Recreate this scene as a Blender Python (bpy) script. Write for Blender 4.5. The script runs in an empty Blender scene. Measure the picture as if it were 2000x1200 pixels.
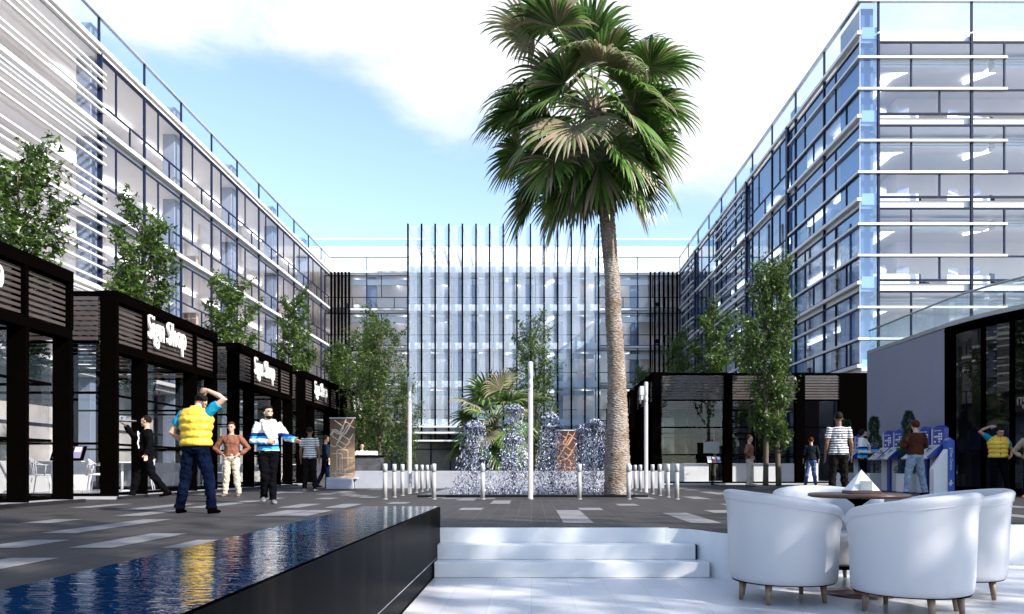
import bpy, math, random
from mathutils import Vector, Matrix, Euler, noise
R = math.radians
PI = math.pi
sc = bpy.context.scene
COL = sc.collection
random.seed(7)
FPX = 1500.0          # focal length in pixels of the 2000 px wide photograph
CZ = 0.66             # eye height above the plaza
LOW = -0.47           # level of the sunken white terrace

# ------------------------------------------------------------------ materials
MATS = {}
def newmat(name):
    m = bpy.data.materials.new(name); m.use_nodes = True
    nt = m.node_tree
    for n in list(nt.nodes): nt.nodes.remove(n)
    out = nt.nodes.new('ShaderNodeOutputMaterial')
    MATS[name] = m
    return m, nt, out
def N(nt, t, **kw):
    n = nt.nodes.new(t)
    for k, v in kw.items():
        if k in n.inputs: n.inputs[k].default_value = v
        else: setattr(n, k, v)
    return n
def L(nt, a, b): nt.links.new(a, b)
def principled(nt, col=(.5,.5,.5), rough=.5, metal=0.0, spec=.5):
    b = nt.nodes.new('ShaderNodeBsdfPrincipled')
    b.inputs['Base Color'].default_value = (*col, 1)
    b.inputs['Roughness'].default_value = rough
    b.inputs['Metallic'].default_value = metal
    b.inputs['Specular IOR Level'].default_value = spec
    return b
def mat(name, col, rough=.5, metal=0.0, var=.12, scale=3.0, bump=0.0, bscale=40.0, spec=.5, stretch=(1,1,1), rvar=.1):
    """plain surface with a soft procedural mottling of colour and gloss"""
    if name in MATS: return MATS[name]
    m, nt, out = newmat(name)
    b = principled(nt, col, rough, metal, spec)
    tc = N(nt, 'ShaderNodeTexCoord')
    mp = N(nt, 'ShaderNodeMapping'); mp.inputs['Scale'].default_value = stretch
    L(nt, tc.outputs['Object'], mp.inputs[0])
    if var > 0:
        nz = N(nt, 'ShaderNodeTexNoise', Scale=scale, Detail=5.0, Roughness=.6)
        L(nt, mp.outputs[0], nz.inputs['Vector'])
        rp = N(nt, 'ShaderNodeValToRGB')
        rp.color_ramp.elements[0].position = .3; rp.color_ramp.elements[1].position = .7
        rp.color_ramp.elements[0].color = (*[c*(1-var) for c in col], 1)
        rp.color_ramp.elements[1].color = (*[min(1, c*(1+var)) for c in col], 1)
        L(nt, nz.outputs['Fac'], rp.inputs[0]); L(nt, rp.outputs[0], b.inputs['Base Color'])
        mr = N(nt, 'ShaderNodeMapRange'); mr.inputs['To Min'].default_value = max(0, rough-rvar); mr.inputs['To Max'].default_value = min(1, rough+rvar)
        L(nt, nz.outputs['Fac'], mr.inputs[0]); L(nt, mr.outputs[0], b.inputs['Roughness'])
    if bump > 0:
        n2 = N(nt, 'ShaderNodeTexNoise', Scale=bscale, Detail=4.0)
        L(nt, mp.outputs[0], n2.inputs['Vector'])
        bp = N(nt, 'ShaderNodeBump', Strength=bump, Distance=.02)
        L(nt, n2.outputs['Fac'], bp.inputs['Height']); L(nt, bp.outputs[0], b.inputs['Normal'])
    L(nt, b.outputs[0], out.inputs[0])
    return m
def glass(name, tint=(.92,.95,.97), base=.05, edge=.55, gloss=(.9,.95,1.0), body=None, bodyf=0.0):
    """thin architectural pane: see-through, with reflection growing at grazing angles"""
    m, nt, out = newmat(name)
    tr = N(nt, 'ShaderNodeBsdfTransparent'); tr.inputs[0].default_value = (*tint, 1)
    gl = N(nt, 'ShaderNodeBsdfGlossy', Roughness=.01); gl.inputs[0].default_value = (*gloss, 1)
    lw = N(nt, 'ShaderNodeLayerWeight', Blend=.5)
    pw = N(nt, 'ShaderNodeMath', operation='POWER'); pw.inputs[1].default_value = 3.5
    L(nt, lw.outputs['Facing'], pw.inputs[0])
    mr = N(nt, 'ShaderNodeMapRange'); mr.inputs['To Min'].default_value = base; mr.inputs['To Max'].default_value = edge
    L(nt, pw.outputs[0], mr.inputs[0])
    mx = N(nt, 'ShaderNodeMixShader')
    L(nt, mr.outputs[0], mx.inputs[0]); L(nt, gl.outputs[0], mx.inputs[2])
    src = tr
    if body:
        df = N(nt, 'ShaderNodeBsdfDiffuse'); df.inputs[0].default_value = (*body, 1)
        m2 = N(nt, 'ShaderNodeMixShader'); m2.inputs[0].default_value = bodyf
        L(nt, tr.outputs[0], m2.inputs[1]); L(nt, df.outputs[0], m2.inputs[2]); src = m2
    L(nt, src.outputs[0], mx.inputs[1])
    L(nt, mx.outputs[0], out.inputs[0])
    return m

# ------------------------------------------------------------------ mesh builder
class MB:
    def __init__(s): s.v = []; s.f = []; s.mi = []; s.sm = []
    def add(s, vs, fs, mi=0, sm=False):
        o = len(s.v); s.v += [tuple(v) for v in vs]
        for f in fs: s.f.append(tuple(i+o for i in f)); s.mi.append(mi); s.sm.append(sm)
        return s
    def box(s, x0, x1, y0, y1, z0, z1, mi=0, bev=0.0):
        if bev > 0:
            # chamfered box: chamfer the vertical and the top edges
            b = bev
            ring = lambda z, i: [(x0+b+i,y0+i,z),(x1-b-i,y0+i,z),(x1-i,y0+b+i,z),(x1-i,y1-b-i,z),(x1-b-i,y1-i,z),(x0+b+i,y1-i,z),(x0+i,y1-b-i,z),(x0+i,y0+b+i,z)]
            vs = ring(z0+b,0)+ring(z1-b,0)+ring(z1,b*.7)+ring(z0,b*.7)
            fs = [(k,(k+1)%8,8+(k+1)%8,8+k) for k in range(8)]+[(8+k,8+(k+1)%8,16+(k+1)%8,16+k) for k in range(8)]
            fs += [(24+k,24+(k+1)%8,(k+1)%8,k) for k in range(8)]
            fs += [tuple(range(16,24)), tuple(reversed(range(24,32)))]
            return s.add(vs, fs, mi)
        vs = [(x0,y0,z0),(x1,y0,z0),(x1,y1,z0),(x0,y1,z0),(x0,y0,z1),(x1,y0,z1),(x1,y1,z1),(x0,y1,z1)]
        return s.add(vs, [(0,3,2,1),(4,5,6,7),(0,1,5,4),(1,2,6,5),(2,3,7,6),(3,0,4,7)], mi)
    def tube(s, pts, rad, n=8, mi=0, cap=True, sm=True, flat=1.0, up=None):
        pts = [Vector(p) for p in pts]
        if not hasattr(rad, '__len__'): rad = [rad]*len(pts)
        vs = []; prev = None
        for i, p in enumerate(pts):
            a = pts[max(0,i-1)]; b = pts[min(len(pts)-1,i+1)]
            t = (b-a).normalized() if (b-a).length > 1e-9 else Vector((0,0,1))
            if prev is None:
                u = Vector(up) if up else (Vector((0,0,1)) if abs(t.z) < .9 else Vector((1,0,0)))
            else: u = prev
            x = (u - t*u.dot(t))
            x = x.normalized() if x.length > 1e-6 else t.orthogonal().normalized()
            prev = x; y = t.cross(x)
            for k in range(n):
                a_ = 2*PI*k/n
                vs.append(p + (x*math.cos(a_)*flat + y*math.sin(a_))*rad[i])
        fs = []
        for i in range(len(pts)-1):
            for k in range(n):
                k2 = (k+1)%n
                fs.append((i*n+k, i*n+k2, (i+1)*n+k2, (i+1)*n+k))
        if cap:
            fs.append(tuple(reversed(range(n)))); fs.append(tuple(range((len(pts)-1)*n, len(pts)*n)))
        return s.add(vs, fs, mi, sm)
    def rings(s, rr, mi=0, sm=True, cap=True, closed=True):
        """loft through rings of equal length"""
        n = len(rr[0]); vs = [v for r in rr for v in r]; fs = []
        for i in range(len(rr)-1):
            for k in range(n if closed else n-1):
                k2 = (k+1)%n
                fs.append((i*n+k, i*n+k2, (i+1)*n+k2, (i+1)*n+k))
        if cap:
            fs.append(tuple(reversed(range(n)))); fs.append(tuple(range((len(rr)-1)*n, len(rr)*n)))
        return s.add(vs, fs, mi, sm)
    def lathe(s, prof, n=16, c=(0,0,0), mi=0, sm=True):
        rr = [[(c[0]+r*math.cos(2*PI*k/n), c[1]+r*math.sin(2*PI*k/n), c[2]+z) for k in range(n)] for r, z in prof]
        return s.rings(rr, mi, sm)
    def ell(s, c, r, nu=12, nv=8, mi=0, M=None, f=None):
        rr = []
        for j in range(1, nv):
            ph = PI*j/nv; ring = []
            for k in range(nu):
                th = 2*PI*k/nu
                p = Vector((r[0]*math.sin(ph)*math.cos(th), r[1]*math.sin(ph)*math.sin(th), -r[2]*math.cos(ph)))
                if f: p = f(p)
                if M: p = M @ p
                ring.append(p+Vector(c))
            rr.append(ring)
        return s.rings(rr, mi)
    def mesh(s, name, mats):
        me = bpy.data.meshes.new(name)
        me.from_pydata([tuple(v) for v in s.v], [], s.f)
        if not isinstance(mats, (list, tuple)): mats = [mats]
        for m in mats: me.materials.append(m)
        me.polygons.foreach_set('material_index', s.mi)
        me.polygons.foreach_set('use_smooth', s.sm)
        me.update()
        return me
    def build(s, name, mats, parent=None, world=False):
        """world=True: the vertices are in world space; they are moved into the parent's frame"""
        if world and parent is not None:
            inv = (Matrix.Translation(parent.location) @ parent.rotation_euler.to_matrix().to_4x4()).inverted()
            s.v = [tuple(inv @ Vector(v)) for v in s.v]
        return link(name, s.mesh(name, mats), parent)
def link(name, data, parent=None, loc=None, rotz=None):
    o = bpy.data.objects.new(name, data); COL.objects.link(o)
    if parent is not None: o.parent = parent
    if loc is not None: o.location = loc
    if rotz is not None: o.rotation_euler = (0,0,rotz)
    return o
def tag(o, label=None, cat=None, group=None, kind=None):
    if label: o['label'] = label
    if cat: o['category'] = cat
    if group: o['group'] = group
    if kind: o['kind'] = kind
    return o
def thing(name, label, cat, loc=(0,0,0), rotz=0.0, group=None):
    o = bpy.data.objects.new(name, None); COL.objects.link(o)
    o.empty_display_size = .2
    o.location = loc; o.rotation_euler = (0,0,rotz)
    return tag(o, label, cat, group)
KIDS = {}
def copy_tree(o, loc=None, rotz=None, label=None, group=None, scale=None, parent=None):
    c = o.copy(); COL.objects.link(c); c.parent = parent
    for ch in list(o.children): copy_tree(ch, parent=c)
    if loc is not None: c.location = loc
    if rotz is not None: c.rotation_euler = (0,0,rotz)
    if scale is not None: c.scale = (scale,)*3 if not hasattr(scale, '__len__') else scale
    if label: c['label'] = label
    if group: c['group'] = group
    return c
def inst(name, me, parent, loc, rotz=0.0):
    o = bpy.data.objects.new(name, me); COL.objects.link(o); o.parent = parent
    o.location = loc; o.rotation_euler = (0,0,rotz); return o
ORD = ['first','second','third','fourth','fifth','sixth','seventh','eighth','ninth','tenth','eleventh','twelfth','thirteenth']

# palette
M_white   = mat('white_render', (.80,.80,.80), .55, var=.05, scale=1.2)
M_ledge   = mat('white_aluminium', (.66,.65,.64), .4, var=.04)
M_navy    = mat('navy_aluminium', (.010,.016,.045), .45, var=.2, spec=.12)
M_black   = mat('black_steel', (.0014,.0010,.0009), .6, var=.2, spec=0.0)
M_louvre  = mat('dark_bronze_louvre', (.060,.045,.040), .5, var=.2)
M_rail    = mat('grey_rail', (.36,.37,.39), .35, metal=.3, var=.1)
M_slab    = mat('interior_white', (.82,.80,.79), .6, var=.04, scale=.4)
M_floorin = mat('interior_floor', (.62,.58,.55), .4, var=.1, scale=.5)
M_part    = mat('interior_partition', (.82,.78,.76), .7, var=.06, scale=.4)
M_column  = mat('blue_grey_column', (.16,.19,.27), .5, var=.08)
M_shelf   = mat('pale_brown_wood', (.46,.34,.27), .55, var=.15, scale=6)
M_glassL  = glass('clear_facade_glass', (.96,.96,.97), .09, .42)
M_glassR  = glass('sky_tinted_facade_glass', (.55,.71,.93), .20, .60, (.75,.88,1.0))  # blue tint paints the sky reflections of the shaded side into the glass
M_glassF  = glass('front_facade_glass', (.92,.94,.97), .10, .4)
M_glassP  = glass('parapet_glass', (.78,.90,.97), .10, .6, (.8,.92,1.0))
M_glassC  = glass('blue_screen_glass', (.90,.95,1.0), .04, .4, (.8,.9,1.0), body=(.74,.84,.97), bodyf=.25)  # diffuse body mixes a painted pale haze into the bluish glass
M_glassS  = glass('shop_glass', (.82,.82,.82), .04, .32)
M_glassD  = glass('dark_pavilion_glass', (.16,.18,.24), .05, .30)
SKY_BLOBS = [(430,-120,.70,.30,.42),(1180,60,.42,.38,.42),(1650,150,.60,.50,.45),(640,360,.5,.5,-.25)]
SKY_GAIN = 3.2; CLOUD_COL = (13,13,13.4,1); SKY_STR = .055; EXPO = .95
SHADE_TREES = [(14.2,-1.5,1.0,1.2),(20.5,-1.9,1.06,2.4),(6.0,-4.6,1.34,3.1),(10.6,-5.4,1.42,4.0)]
# ------------------------------------------------------------------ camera, sun, sky
cam_d = bpy.data.cameras.new('camera'); cam = bpy.data.objects.new('camera', cam_d); COL.objects.link(cam)
cam.location = (0, 0, CZ); cam.rotation_euler = (R(90), 0, 0)
cam_d.sensor_fit = 'HORIZONTAL'; cam_d.sensor_width = 36; cam_d.lens = 36*FPX/2000
cam_d.shift_x = -(1038-1000)/2000; cam_d.shift_y = (914-600)/2000
cam_d.clip_start = .05; cam_d.clip_end = 3000
sc.camera = cam
SUN = Vector((2.4, -1.5, 1.92)).normalized()
el = math.asin(SUN.z)
ld = bpy.data.lights.new('sun', 'SUN'); ld.energy = 5.0; ld.angle = R(.53); ld.color = (1.0,.955,.89)
lo = bpy.data.objects.new('sun', ld); COL.objects.link(lo)
lo.rotation_euler = SUN.to_track_quat('Z', 'Y').to_euler(); lo.location = (30,-20,30)
w = bpy.data.worlds.new('World'); sc.world = w; w.use_nodes = True
nt = w.node_tree
for n in list(nt.nodes): nt.nodes.remove(n)
wo = N(nt, 'ShaderNodeOutputWorld'); bg = N(nt, 'ShaderNodeBackground')
sky = N(nt, 'ShaderNodeTexSky', sky_type='NISHITA')
sky.sun_disc = False; sky.sun_elevation = el; sky.sun_rotation = math.atan2(SUN.x, SUN.y)
sky.air_density = 1.0; sky.dust_density = .6; sky.ozone_density = 1.5
tc = N(nt, 'ShaderNodeTexCoord')
# clouds live on a plane high above: direction / height gives the cloud-layer position
sep = N(nt, 'ShaderNodeSeparateXYZ'); L(nt, tc.outputs['Generated'], sep.inputs[0])
zz = N(nt, 'ShaderNodeMath', operation='MAXIMUM'); zz.inputs[1].default_value = .02; L(nt, sep.outputs[2], zz.inputs[0])
za = N(nt, 'ShaderNodeMath', operation='ADD'); za.inputs[1].default_value = .18; L(nt, zz.outputs[0], za.inputs[0])
dv = N(nt, 'ShaderNodeVectorMath', operation='DIVIDE')
cb = N(nt, 'ShaderNodeCombineXYZ'); [L(nt, za.outputs[0], cb.inputs[i]) for i in range(3)]
L(nt, tc.outputs['Generated'], dv.inputs[0]); L(nt, cb.outputs[0], dv.inputs[1])
sp = N(nt, 'ShaderNodeSeparateXYZ'); L(nt, dv.outputs[0], sp.inputs[0])
cp = N(nt, 'ShaderNodeCombineXYZ'); L(nt, sp.outputs[0], cp.inputs[0]); L(nt, sp.outputs[1], cp.inputs[1])
n1 = N(nt, 'ShaderNodeTexNoise', Scale=1.1, Detail=9.0, Roughness=.55, Distortion=.25); L(nt, cp.outputs[0], n1.inputs['Vector'])
# where the clouds lie and where the sky is open (blobs on the cloud layer)
def blob(cx, cy, rx, ry, soft=.6):
    d = N(nt, 'ShaderNodeVectorMath', operation='SUBTRACT'); d.inputs[1].default_value = (cx, cy, 0); L(nt, cp.outputs[0], d.inputs[0])
    m = N(nt, 'ShaderNodeVectorMath', operation='DIVIDE'); m.inputs[1].default_value = (rx, ry, 1); L(nt, d.outputs[0], m.inputs[0])
    l = N(nt, 'ShaderNodeVectorMath', operation='LENGTH'); L(nt, m.outputs[0], l.inputs[0])
    r = N(nt, 'ShaderNodeMapRange', interpolation_type='SMOOTHSTEP')
    r.inputs['From Min'].default_value = 1-soft; r.inputs['From Max'].default_value = 1+soft
    r.inputs['To Min'].default_value = 1; r.inputs['To Max'].default_value = 0
    L(nt, l.outputs['Value'], r.inputs[0]); return r.outputs[0]
def cl(px, py):
    d = Vector(((px-1038)/FPX, 1, (914-py)/FPX)).normalized(); return d.x/(d.z+.18), d.y/(d.z+.18)
acc = None
for (px, py, rx, ry, wgt) in SKY_BLOBS:
    cx, cy = cl(px, py)
    b_ = blob(cx, cy, rx, ry)
    m_ = N(nt, 'ShaderNodeMath', operation='MULTIPLY'); m_.inputs[1].default_value = wgt; L(nt, b_, m_.inputs[0])
    if acc is None: acc = m_.outputs[0]
    else:
        a_ = N(nt, 'ShaderNodeMath', operation='ADD'); L(nt, acc, a_.inputs[0]); L(nt, m_.outputs[0], a_.inputs[1]); acc = a_.outputs[0]
n1b = N(nt, 'ShaderNodeTexNoise', Scale=3.4, Detail=8.0, Roughness=.6, Distortion=.4); L(nt, cp.outputs[0], n1b.inputs['Vector'])
nm = N(nt, 'ShaderNodeMath', operation='MULTIPLY_ADD'); nm.inputs[1].default_value = 1.3; nm.inputs[2].default_value = -.40; L(nt, n1.outputs['Fac'], nm.inputs[0])
nm2 = N(nt, 'ShaderNodeMath', operation='MULTIPLY_ADD'); nm2.inputs[1].default_value = .5; L(nt, n1b.outputs['Fac'], nm2.inputs[0]); L(nt, nm.outputs[0], nm2.inputs[2])
sm_ = N(nt, 'ShaderNodeMath', operation='ADD'); L(nt, nm2.outputs[0], sm_.inputs[0]); L(nt, acc, sm_.inputs[1])
cr = N(nt, 'ShaderNodeMapRange', interpolation_type='SMOOTHSTEP'); cr.inputs['From Min'].default_value = .46; cr.inputs['From Max'].default_value = .92
L(nt, sm_.outputs[0], cr.inputs[0])
mixc = N(nt, 'ShaderNodeMix', data_type='RGBA')
hz = N(nt, 'ShaderNodeHueSaturation'); hz.inputs['Saturation'].default_value = .84; hz.inputs['Value'].default_value = SKY_GAIN
L(nt, sky.outputs[0], hz.inputs['Color'])
tint = N(nt, 'ShaderNodeMix', data_type='RGBA', blend_type='MULTIPLY'); tint.inputs['Factor'].default_value = 1.0
L(nt, hz.outputs[0], tint.inputs[6]); tint.inputs[7].default_value = (.90, .97, 1.05, 1)
L(nt, cr.outputs[0], mixc.inputs['Factor']); L(nt, tint.outputs[2], mixc.inputs[6])
cshade = N(nt, 'ShaderNodeMix', data_type='RGBA'); cshade.inputs[6].default_value = (9.6,10.3,11.2,1); cshade.inputs[7].default_value = CLOUD_COL
cs2 = N(nt, 'ShaderNodeMapRange'); cs2.inputs['From Min'].default_value = .40; cs2.inputs['From Max'].default_value = .58; L(nt, n1b.outputs['Fac'], cs2.inputs[0]); L(nt, cs2.outputs[0], cshade.inputs['Factor']); L(nt, cshade.outputs[2], mixc.inputs[7])
L(nt, mixc.outputs[2], bg.inputs[0]); bg.inputs[1].default_value = SKY_STR
L(nt, bg.outputs[0], wo.inputs[0])
sc.view_settings.view_transform = 'Standard'; sc.view_settings.look = 'None'
sc.view_settings.exposure = EXPO; sc.view_settings.gamma = 1.0
sc.cycles.use_denoising = True
sc.cycles.max_bounces = 14; sc.cycles.transparent_max_bounces = 24; sc.cycles.diffuse_bounces = 4
sc.cycles.glossy_bounces = 4; sc.cycles.transmission_bounces = 6
sc.cycles.caustics_reflective = False; sc.cycles.caustics_refractive = False
sc.cycles.sample_clamp_indirect = 6.0

# ------------------------------------------------------------------ ground
def paving_mat():
    m, nt, out = newmat('dark_plank_paving')
    b = principled(nt, (.08,.075,.075), .6, 0, .15)
    tc = N(nt, 'ShaderNodeTexCoord')
    mp = N(nt, 'ShaderNodeMapping'); mp.inputs['Rotation'].default_value = (0,0,R(90))
    L(nt, tc.outputs['Object'], mp.inputs[0])
    br = N(nt, 'ShaderNodeTexBrick', Scale=1.0); br.offset = .37; br.squash = 1.0
    br.inputs['Color1'].default_value = (.037,.033,.033,1); br.inputs['Color2'].default_value = (.047,.042,.042,1)
    br.inputs['Mortar'].default_value = (.085,.078,.075,1)
    br.inputs['Mortar Size'].default_value = .0035; br.inputs['Brick Width'].default_value = 1.3; br.inputs['Row Height'].default_value = .19
    L(nt, mp.outputs[0], br.inputs['Vector'])
    nz = N(nt, 'ShaderNodeTexNoise', Scale=1.3, Detail=6.0); L(nt, tc.outputs['Object'], nz.inputs['Vector'])
    mx = N(nt, 'ShaderNodeMix', data_type='RGBA', blend_type='MULTIPLY'); mx.inputs['Factor'].default_value = .5
    cr = N(nt, 'ShaderNodeValToRGB'); cr.color_ramp.elements[0].position = .3; cr.color_ramp.elements[0].color = (.65,.65,.65,1)
    cr.color_ramp.elements[1].position = .7; cr.color_ramp.elements[1].color = (1.2,1.2,1.2,1)
    L(nt, nz.outputs['Fac'], cr.inputs[0]); L(nt, br.outputs['Color'], mx.inputs[6]); L(nt, cr.outputs[0], mx.inputs[7])
    L(nt, mx.outputs[2], b.inputs['Base Color'])
    mp2 = N(nt, 'ShaderNodeMapping'); mp2.inputs['Scale'].default_value = (60,2,1); L(nt, tc.outputs['Object'], mp2.inputs[0])
    n3 = N(nt, 'ShaderNodeTexNoise', Scale=1.0, Detail=4.0); L(nt, mp2.outputs[0], n3.inputs['Vector'])
    bp = N(nt, 'ShaderNodeBump', Strength=.35, Distance=.01); L(nt, n3.outputs['Fac'], bp.inputs['Height'])
    L(nt, bp.outputs[0], b.inputs['Normal']); L(nt, b.outputs[0], out.inputs[0])
    return m
def terrace_mat():
    m, nt, out = newmat('white_stone_tiles')
    b = principled(nt, (.7,.7,.7), .32, 0, .5)
    tc = N(nt, 'ShaderNodeTexCoord')
    mp = N(nt, 'ShaderNodeMapping'); mp.inputs['Rotation'].default_value = (0,0,R(90)); L(nt, tc.outputs['Object'], mp.inputs[0])
    br = N(nt, 'ShaderNodeTexBrick', Scale=1.0); br.offset = .5
    br.inputs['Color1'].default_value = (.60,.59,.60,1); br.inputs['Color2'].default_value = (.67,.66,.67,1)
    br.inputs['Mortar'].default_value = (.47,.46,.47,1); br.inputs['Mortar Size'].default_value = .003
    br.inputs['Brick Width'].default_value = 1.2; br.inputs['Row Height'].default_value = .355
    L(nt, mp.outputs[0], br.inputs['Vector'])
    nz = N(nt, 'ShaderNodeTexNoise', Scale=26.0, Detail=6.0, Roughness=.7); L(nt, tc.outputs['Object'], nz.inputs['Vector'])
    cr = N(nt, 'ShaderNodeValToRGB'); cr.color_ramp.elements[0].position = .24; cr.color_ramp.elements[0].color = (.72,.70,.70,1)
    cr.color_ramp.elements[1].position = .42; cr.color_ramp.elements[1].color = (1,1,1,1)
    L(nt, nz.outputs['Fac'], cr.inputs[0])
    n2 = N(nt, 'ShaderNodeTexNoise', Scale=.9, Detail=6.0); L(nt, tc.outputs['Object'], n2.inputs['Vector'])
    c2 = N(nt, 'ShaderNodeValToRGB'); c2.color_ramp.elements[0].position = .3; c2.color_ramp.elements[0].color = (.84,.84,.85,1)
    c2.color_ramp.elements[1].position = .65; c2.color_ramp.elements[1].color = (1.03,1.03,1.03,1)
    L(nt, n2.outputs['Fac'], c2.inputs[0])
    mx = N(nt, 'ShaderNodeMix', data_type='RGBA', blend_type='MULTIPLY'); mx.inputs['Factor'].default_value = 1
    L(nt, br.outputs['Color'], mx.inputs[6]); L(nt, cr.outputs[0], mx.inputs[7])
    m3 = N(nt, 'ShaderNodeMix', data_type='RGBA', blend_type='MULTIPLY'); m3.inputs['Factor'].default_value = 1
    L(nt, mx.outputs[2], m3.inputs[6]); L(nt, c2.outputs[0], m3.inputs[7])
    L(nt, m3.outputs[2], b.inputs['Base Color'])
    rr = N(nt, 'ShaderNodeMapRange'); rr.inputs['To Min'].default_value = .18; rr.inputs['To Max'].default_value = .5
    L(nt, n2.outputs['Fac'], rr.inputs[0]); L(nt, rr.outputs[0], b.inputs['Roughness'])
    L(nt, b.outputs[0], out.inputs[0])
    return m
M_pave = paving_mat(); M_terr = terrace_mat()
M_tile = mat('pale_grey_slab', (.165,.158,.16), .6, var=.12, scale=4, bump=.1)
M_step = mat('white_stone_step', (.69,.69,.69), .35, var=.05, scale=2.2, bump=.03, bscale=60)
M_earth = mat('far_ground', (.12,.12,.11), .9, var=.15, scale=.05)

m_ = MB(); m_.add([(-400,-400,-.56),(400,-400,-.56),(400,700,-.56),(-400,700,-.56)], [(0,1,2,3)])
tag(m_.build('ground', M_earth), kind='structure')
# outline of the sunken terrace: plaza edge behind the steps, then a wall that swings round behind the armchairs
def catmull(ps, k=8):
    out = []
    P = [ps[0]]+list(ps)+[ps[-1]]
    for i in range(1, len(P)-2):
        for j in range(k):
            t = j/k; a, b, c, d = [Vector(q) for q in P[i-1:i+3]]
            out.append(.5*((2*b)+(c-a)*t+(2*a-5*b+4*c-d)*t*t+(3*b-a-3*c+d)*t**3))
    out.append(Vector(ps[-1])); return out
EDGE_D = 8.42
curve = catmull([(1.35,8.42),(1.62,8.36),(1.78,8.16),(1.88,7.90),(2.02,7.70),(2.30,7.72),(2.62,8.15),(3.2,8.55),(4.2,8.85),(5.7,8.95),(7.2,8.6),(9.0,8.2),(12,8.0)], 7)
edge = [(-1.0,EDGE_D)]+[(v.x,v.y) for v in curve]
# the plaza sheet (top at z=0), cut out round the terrace
pts = edge+[(12,-12),(90,-12),(90,130),(-90,130),(-90,-12),(-1.0,-12)]
m_ = MB(); m_.add([(x,y,0) for x,y in pts], [tuple(range(len(pts)))])
plaza = tag(m_.build('plaza_paving', M_pave), kind='structure')
m_ = MB()
base = [(-1.0,-12),(12,-12)]
lowp = edge+[(12,-12),(-1.0,-12)]
m_.add([(x,y,LOW) for x,y in lowp], [tuple(range(len(lowp)))])
tag(m_.build('terrace_floor', M_terr), kind='structure')
# retaining wall following the curve, with a thin coping flush with the paving
m_ = MB(); n_ = len(edge)
vs = [(x,y,LOW) for x,y in edge]+[(x,y,-.002) for x,y in edge]
m_.add(vs, [(k+1,k,n_+k,n_+k+1) for k in range(n_-1)], 0, True)
tag(m_.build('retaining_wall', M_step), 'low curved white retaining wall between terrace and dark plaza, behind the armchairs', 'wall')
# steps
def steps():
    t = thing('garden_steps', 'three wide white stone steps from terrace up to dark plaza beside pool', 'steps', (.3,8.0,LOW))
    for (x1, y0, z1) in ((1.74, 8.14, -.157), (1.83, 7.88, -.313)):
        b = MB(); b.box(-1.0, x1, y0, 8.418, z1-.155, z1, 0, .006)
        b.build('step', M_step, t, True)
    b = MB(); b.box(-1.0, 1.5, 8.405, 8.425, -.156, .004); b.build('top_riser', M_step, t, True)
    b = MB(); b.box(1.745, 1.757, 8.14, 8.40, -.312, -.157); b.build('dark_end_strip', M_navy, t, True)
steps()

# scattered pale slabs: measured spots first, random ones further off (each is a piece of the paving pattern)
spots = [(967,983),(895,996),(1135,996),(1192,988),(1232,974),(1118,969),(1092,1009),(1104,1021),(1312,1009),(1347,1018),(1398,1023),
         (1385,998),(1395,985),(1355,975),(940,973),(858,974),(1360,962),(20,1095),(80,1042),(60,1021),(255,1018),(225,995),(130,992),(330,987),
         (450,984),(560,1003),(535,992),(600,975),(625,965),(545,973),(700,971),(500,1008),(290,1003),(420,966),(1985,1010),(1975,992)]
occ = set()
def slab_at(x, y, m):
    gx = round(x/.38)*.38; gy = math.floor(y/.7)*.7
    m.append((gx, gy))
cells = set(); L_ = []
for px, py in spots:
    s = (py-914)/CZ; slab_at((px-1038)/s, FPX/s, L_)
rr = random.Random(5)
for _ in range(420):
    slab_at(rr.uniform(-14,16), rr.uniform(17,75), L_)
for _ in range(40): slab_at(rr.uniform(-12,-2.2), rr.uniform(-6,8), L_)
for _ in range(8): slab_at(rr.uniform(-9,4), rr.uniform(10,16), L_)
m_ = MB()
for gx, gy in L_:
    if (gx,gy) in cells: continue
    cells.add((gx,gy))
    if -2.7 < gx < 2.7 and 16.9 < gy < 24: continue
    if gx > -2.2 and gx < 13 and gy < 8.9: continue
    if gx < -8.5 or (gx > 4.2 and gy > 29): continue
    ix, iy = round(gx/.38), round(gy/.7); ln = rr.choice([.7,.7,1.4]); w_ = .36
    if (ix,iy) in occ: continue
    if (ix,iy+1) in occ: ln = .7
    occ.add((ix,iy)); 
    if ln > 1: occ.add((ix,iy+1))
    m_.add([(gx,gy,.004),(gx+w_,gy,.004),(gx+w_,gy+ln,.004),(gx,gy+ln,.004)], [(0,1,2,3)])
tag(m_.build('paving_slabs', M_tile), kind='structure')
# ------------------------------------------------------------------ office buildings
ST = 3.81; Z0 = 5.30
ZS = [Z0+ST*i for i in range(5)]          # 5.30 ... 20.54
MODW = 4.27
FR = 22.05                                 # top rail
def winframe(w=MODW, h=ST, up=1.5, lo=2.8, left=True):
    b = MB()
    if left: b.box(-.05,.05,-.06,.06,0,h)
    b.box(.05,w-.05,-.045,.045,.10,.19); b.box(.05,w-.05,-.045,.045,h-.42,h-.34)
    b.box(.05,w-.05,-.045,.045,1.20,1.27)
    if up: b.box(up-.035,up+.035,-.04,.04,1.27,h-.42)
    if lo: b.box(lo-.035,lo+.035,-.04,.04,.19,1.20)
    return b.mesh('window', M_navy)
def pane_mesh(w, h, m, z0=0.0):
    b = MB(); b.add([(0,0,z0),(w,0,z0),(w,0,h),(0,0,h)], [(0,1,2,3)]); return b.mesh('pane', m)
WF = winframe(); WF0 = winframe(up=None, lo=None, left=False)
def pt(org, rz, u, w=0.0, z=0.0):
    """facade frame -> world: u along the facade, w outward"""
    c, s = math.cos(rz), math.sin(rz)
    return (org[0]+u*c+w*s, org[1]+u*s-w*c, z)
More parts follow.
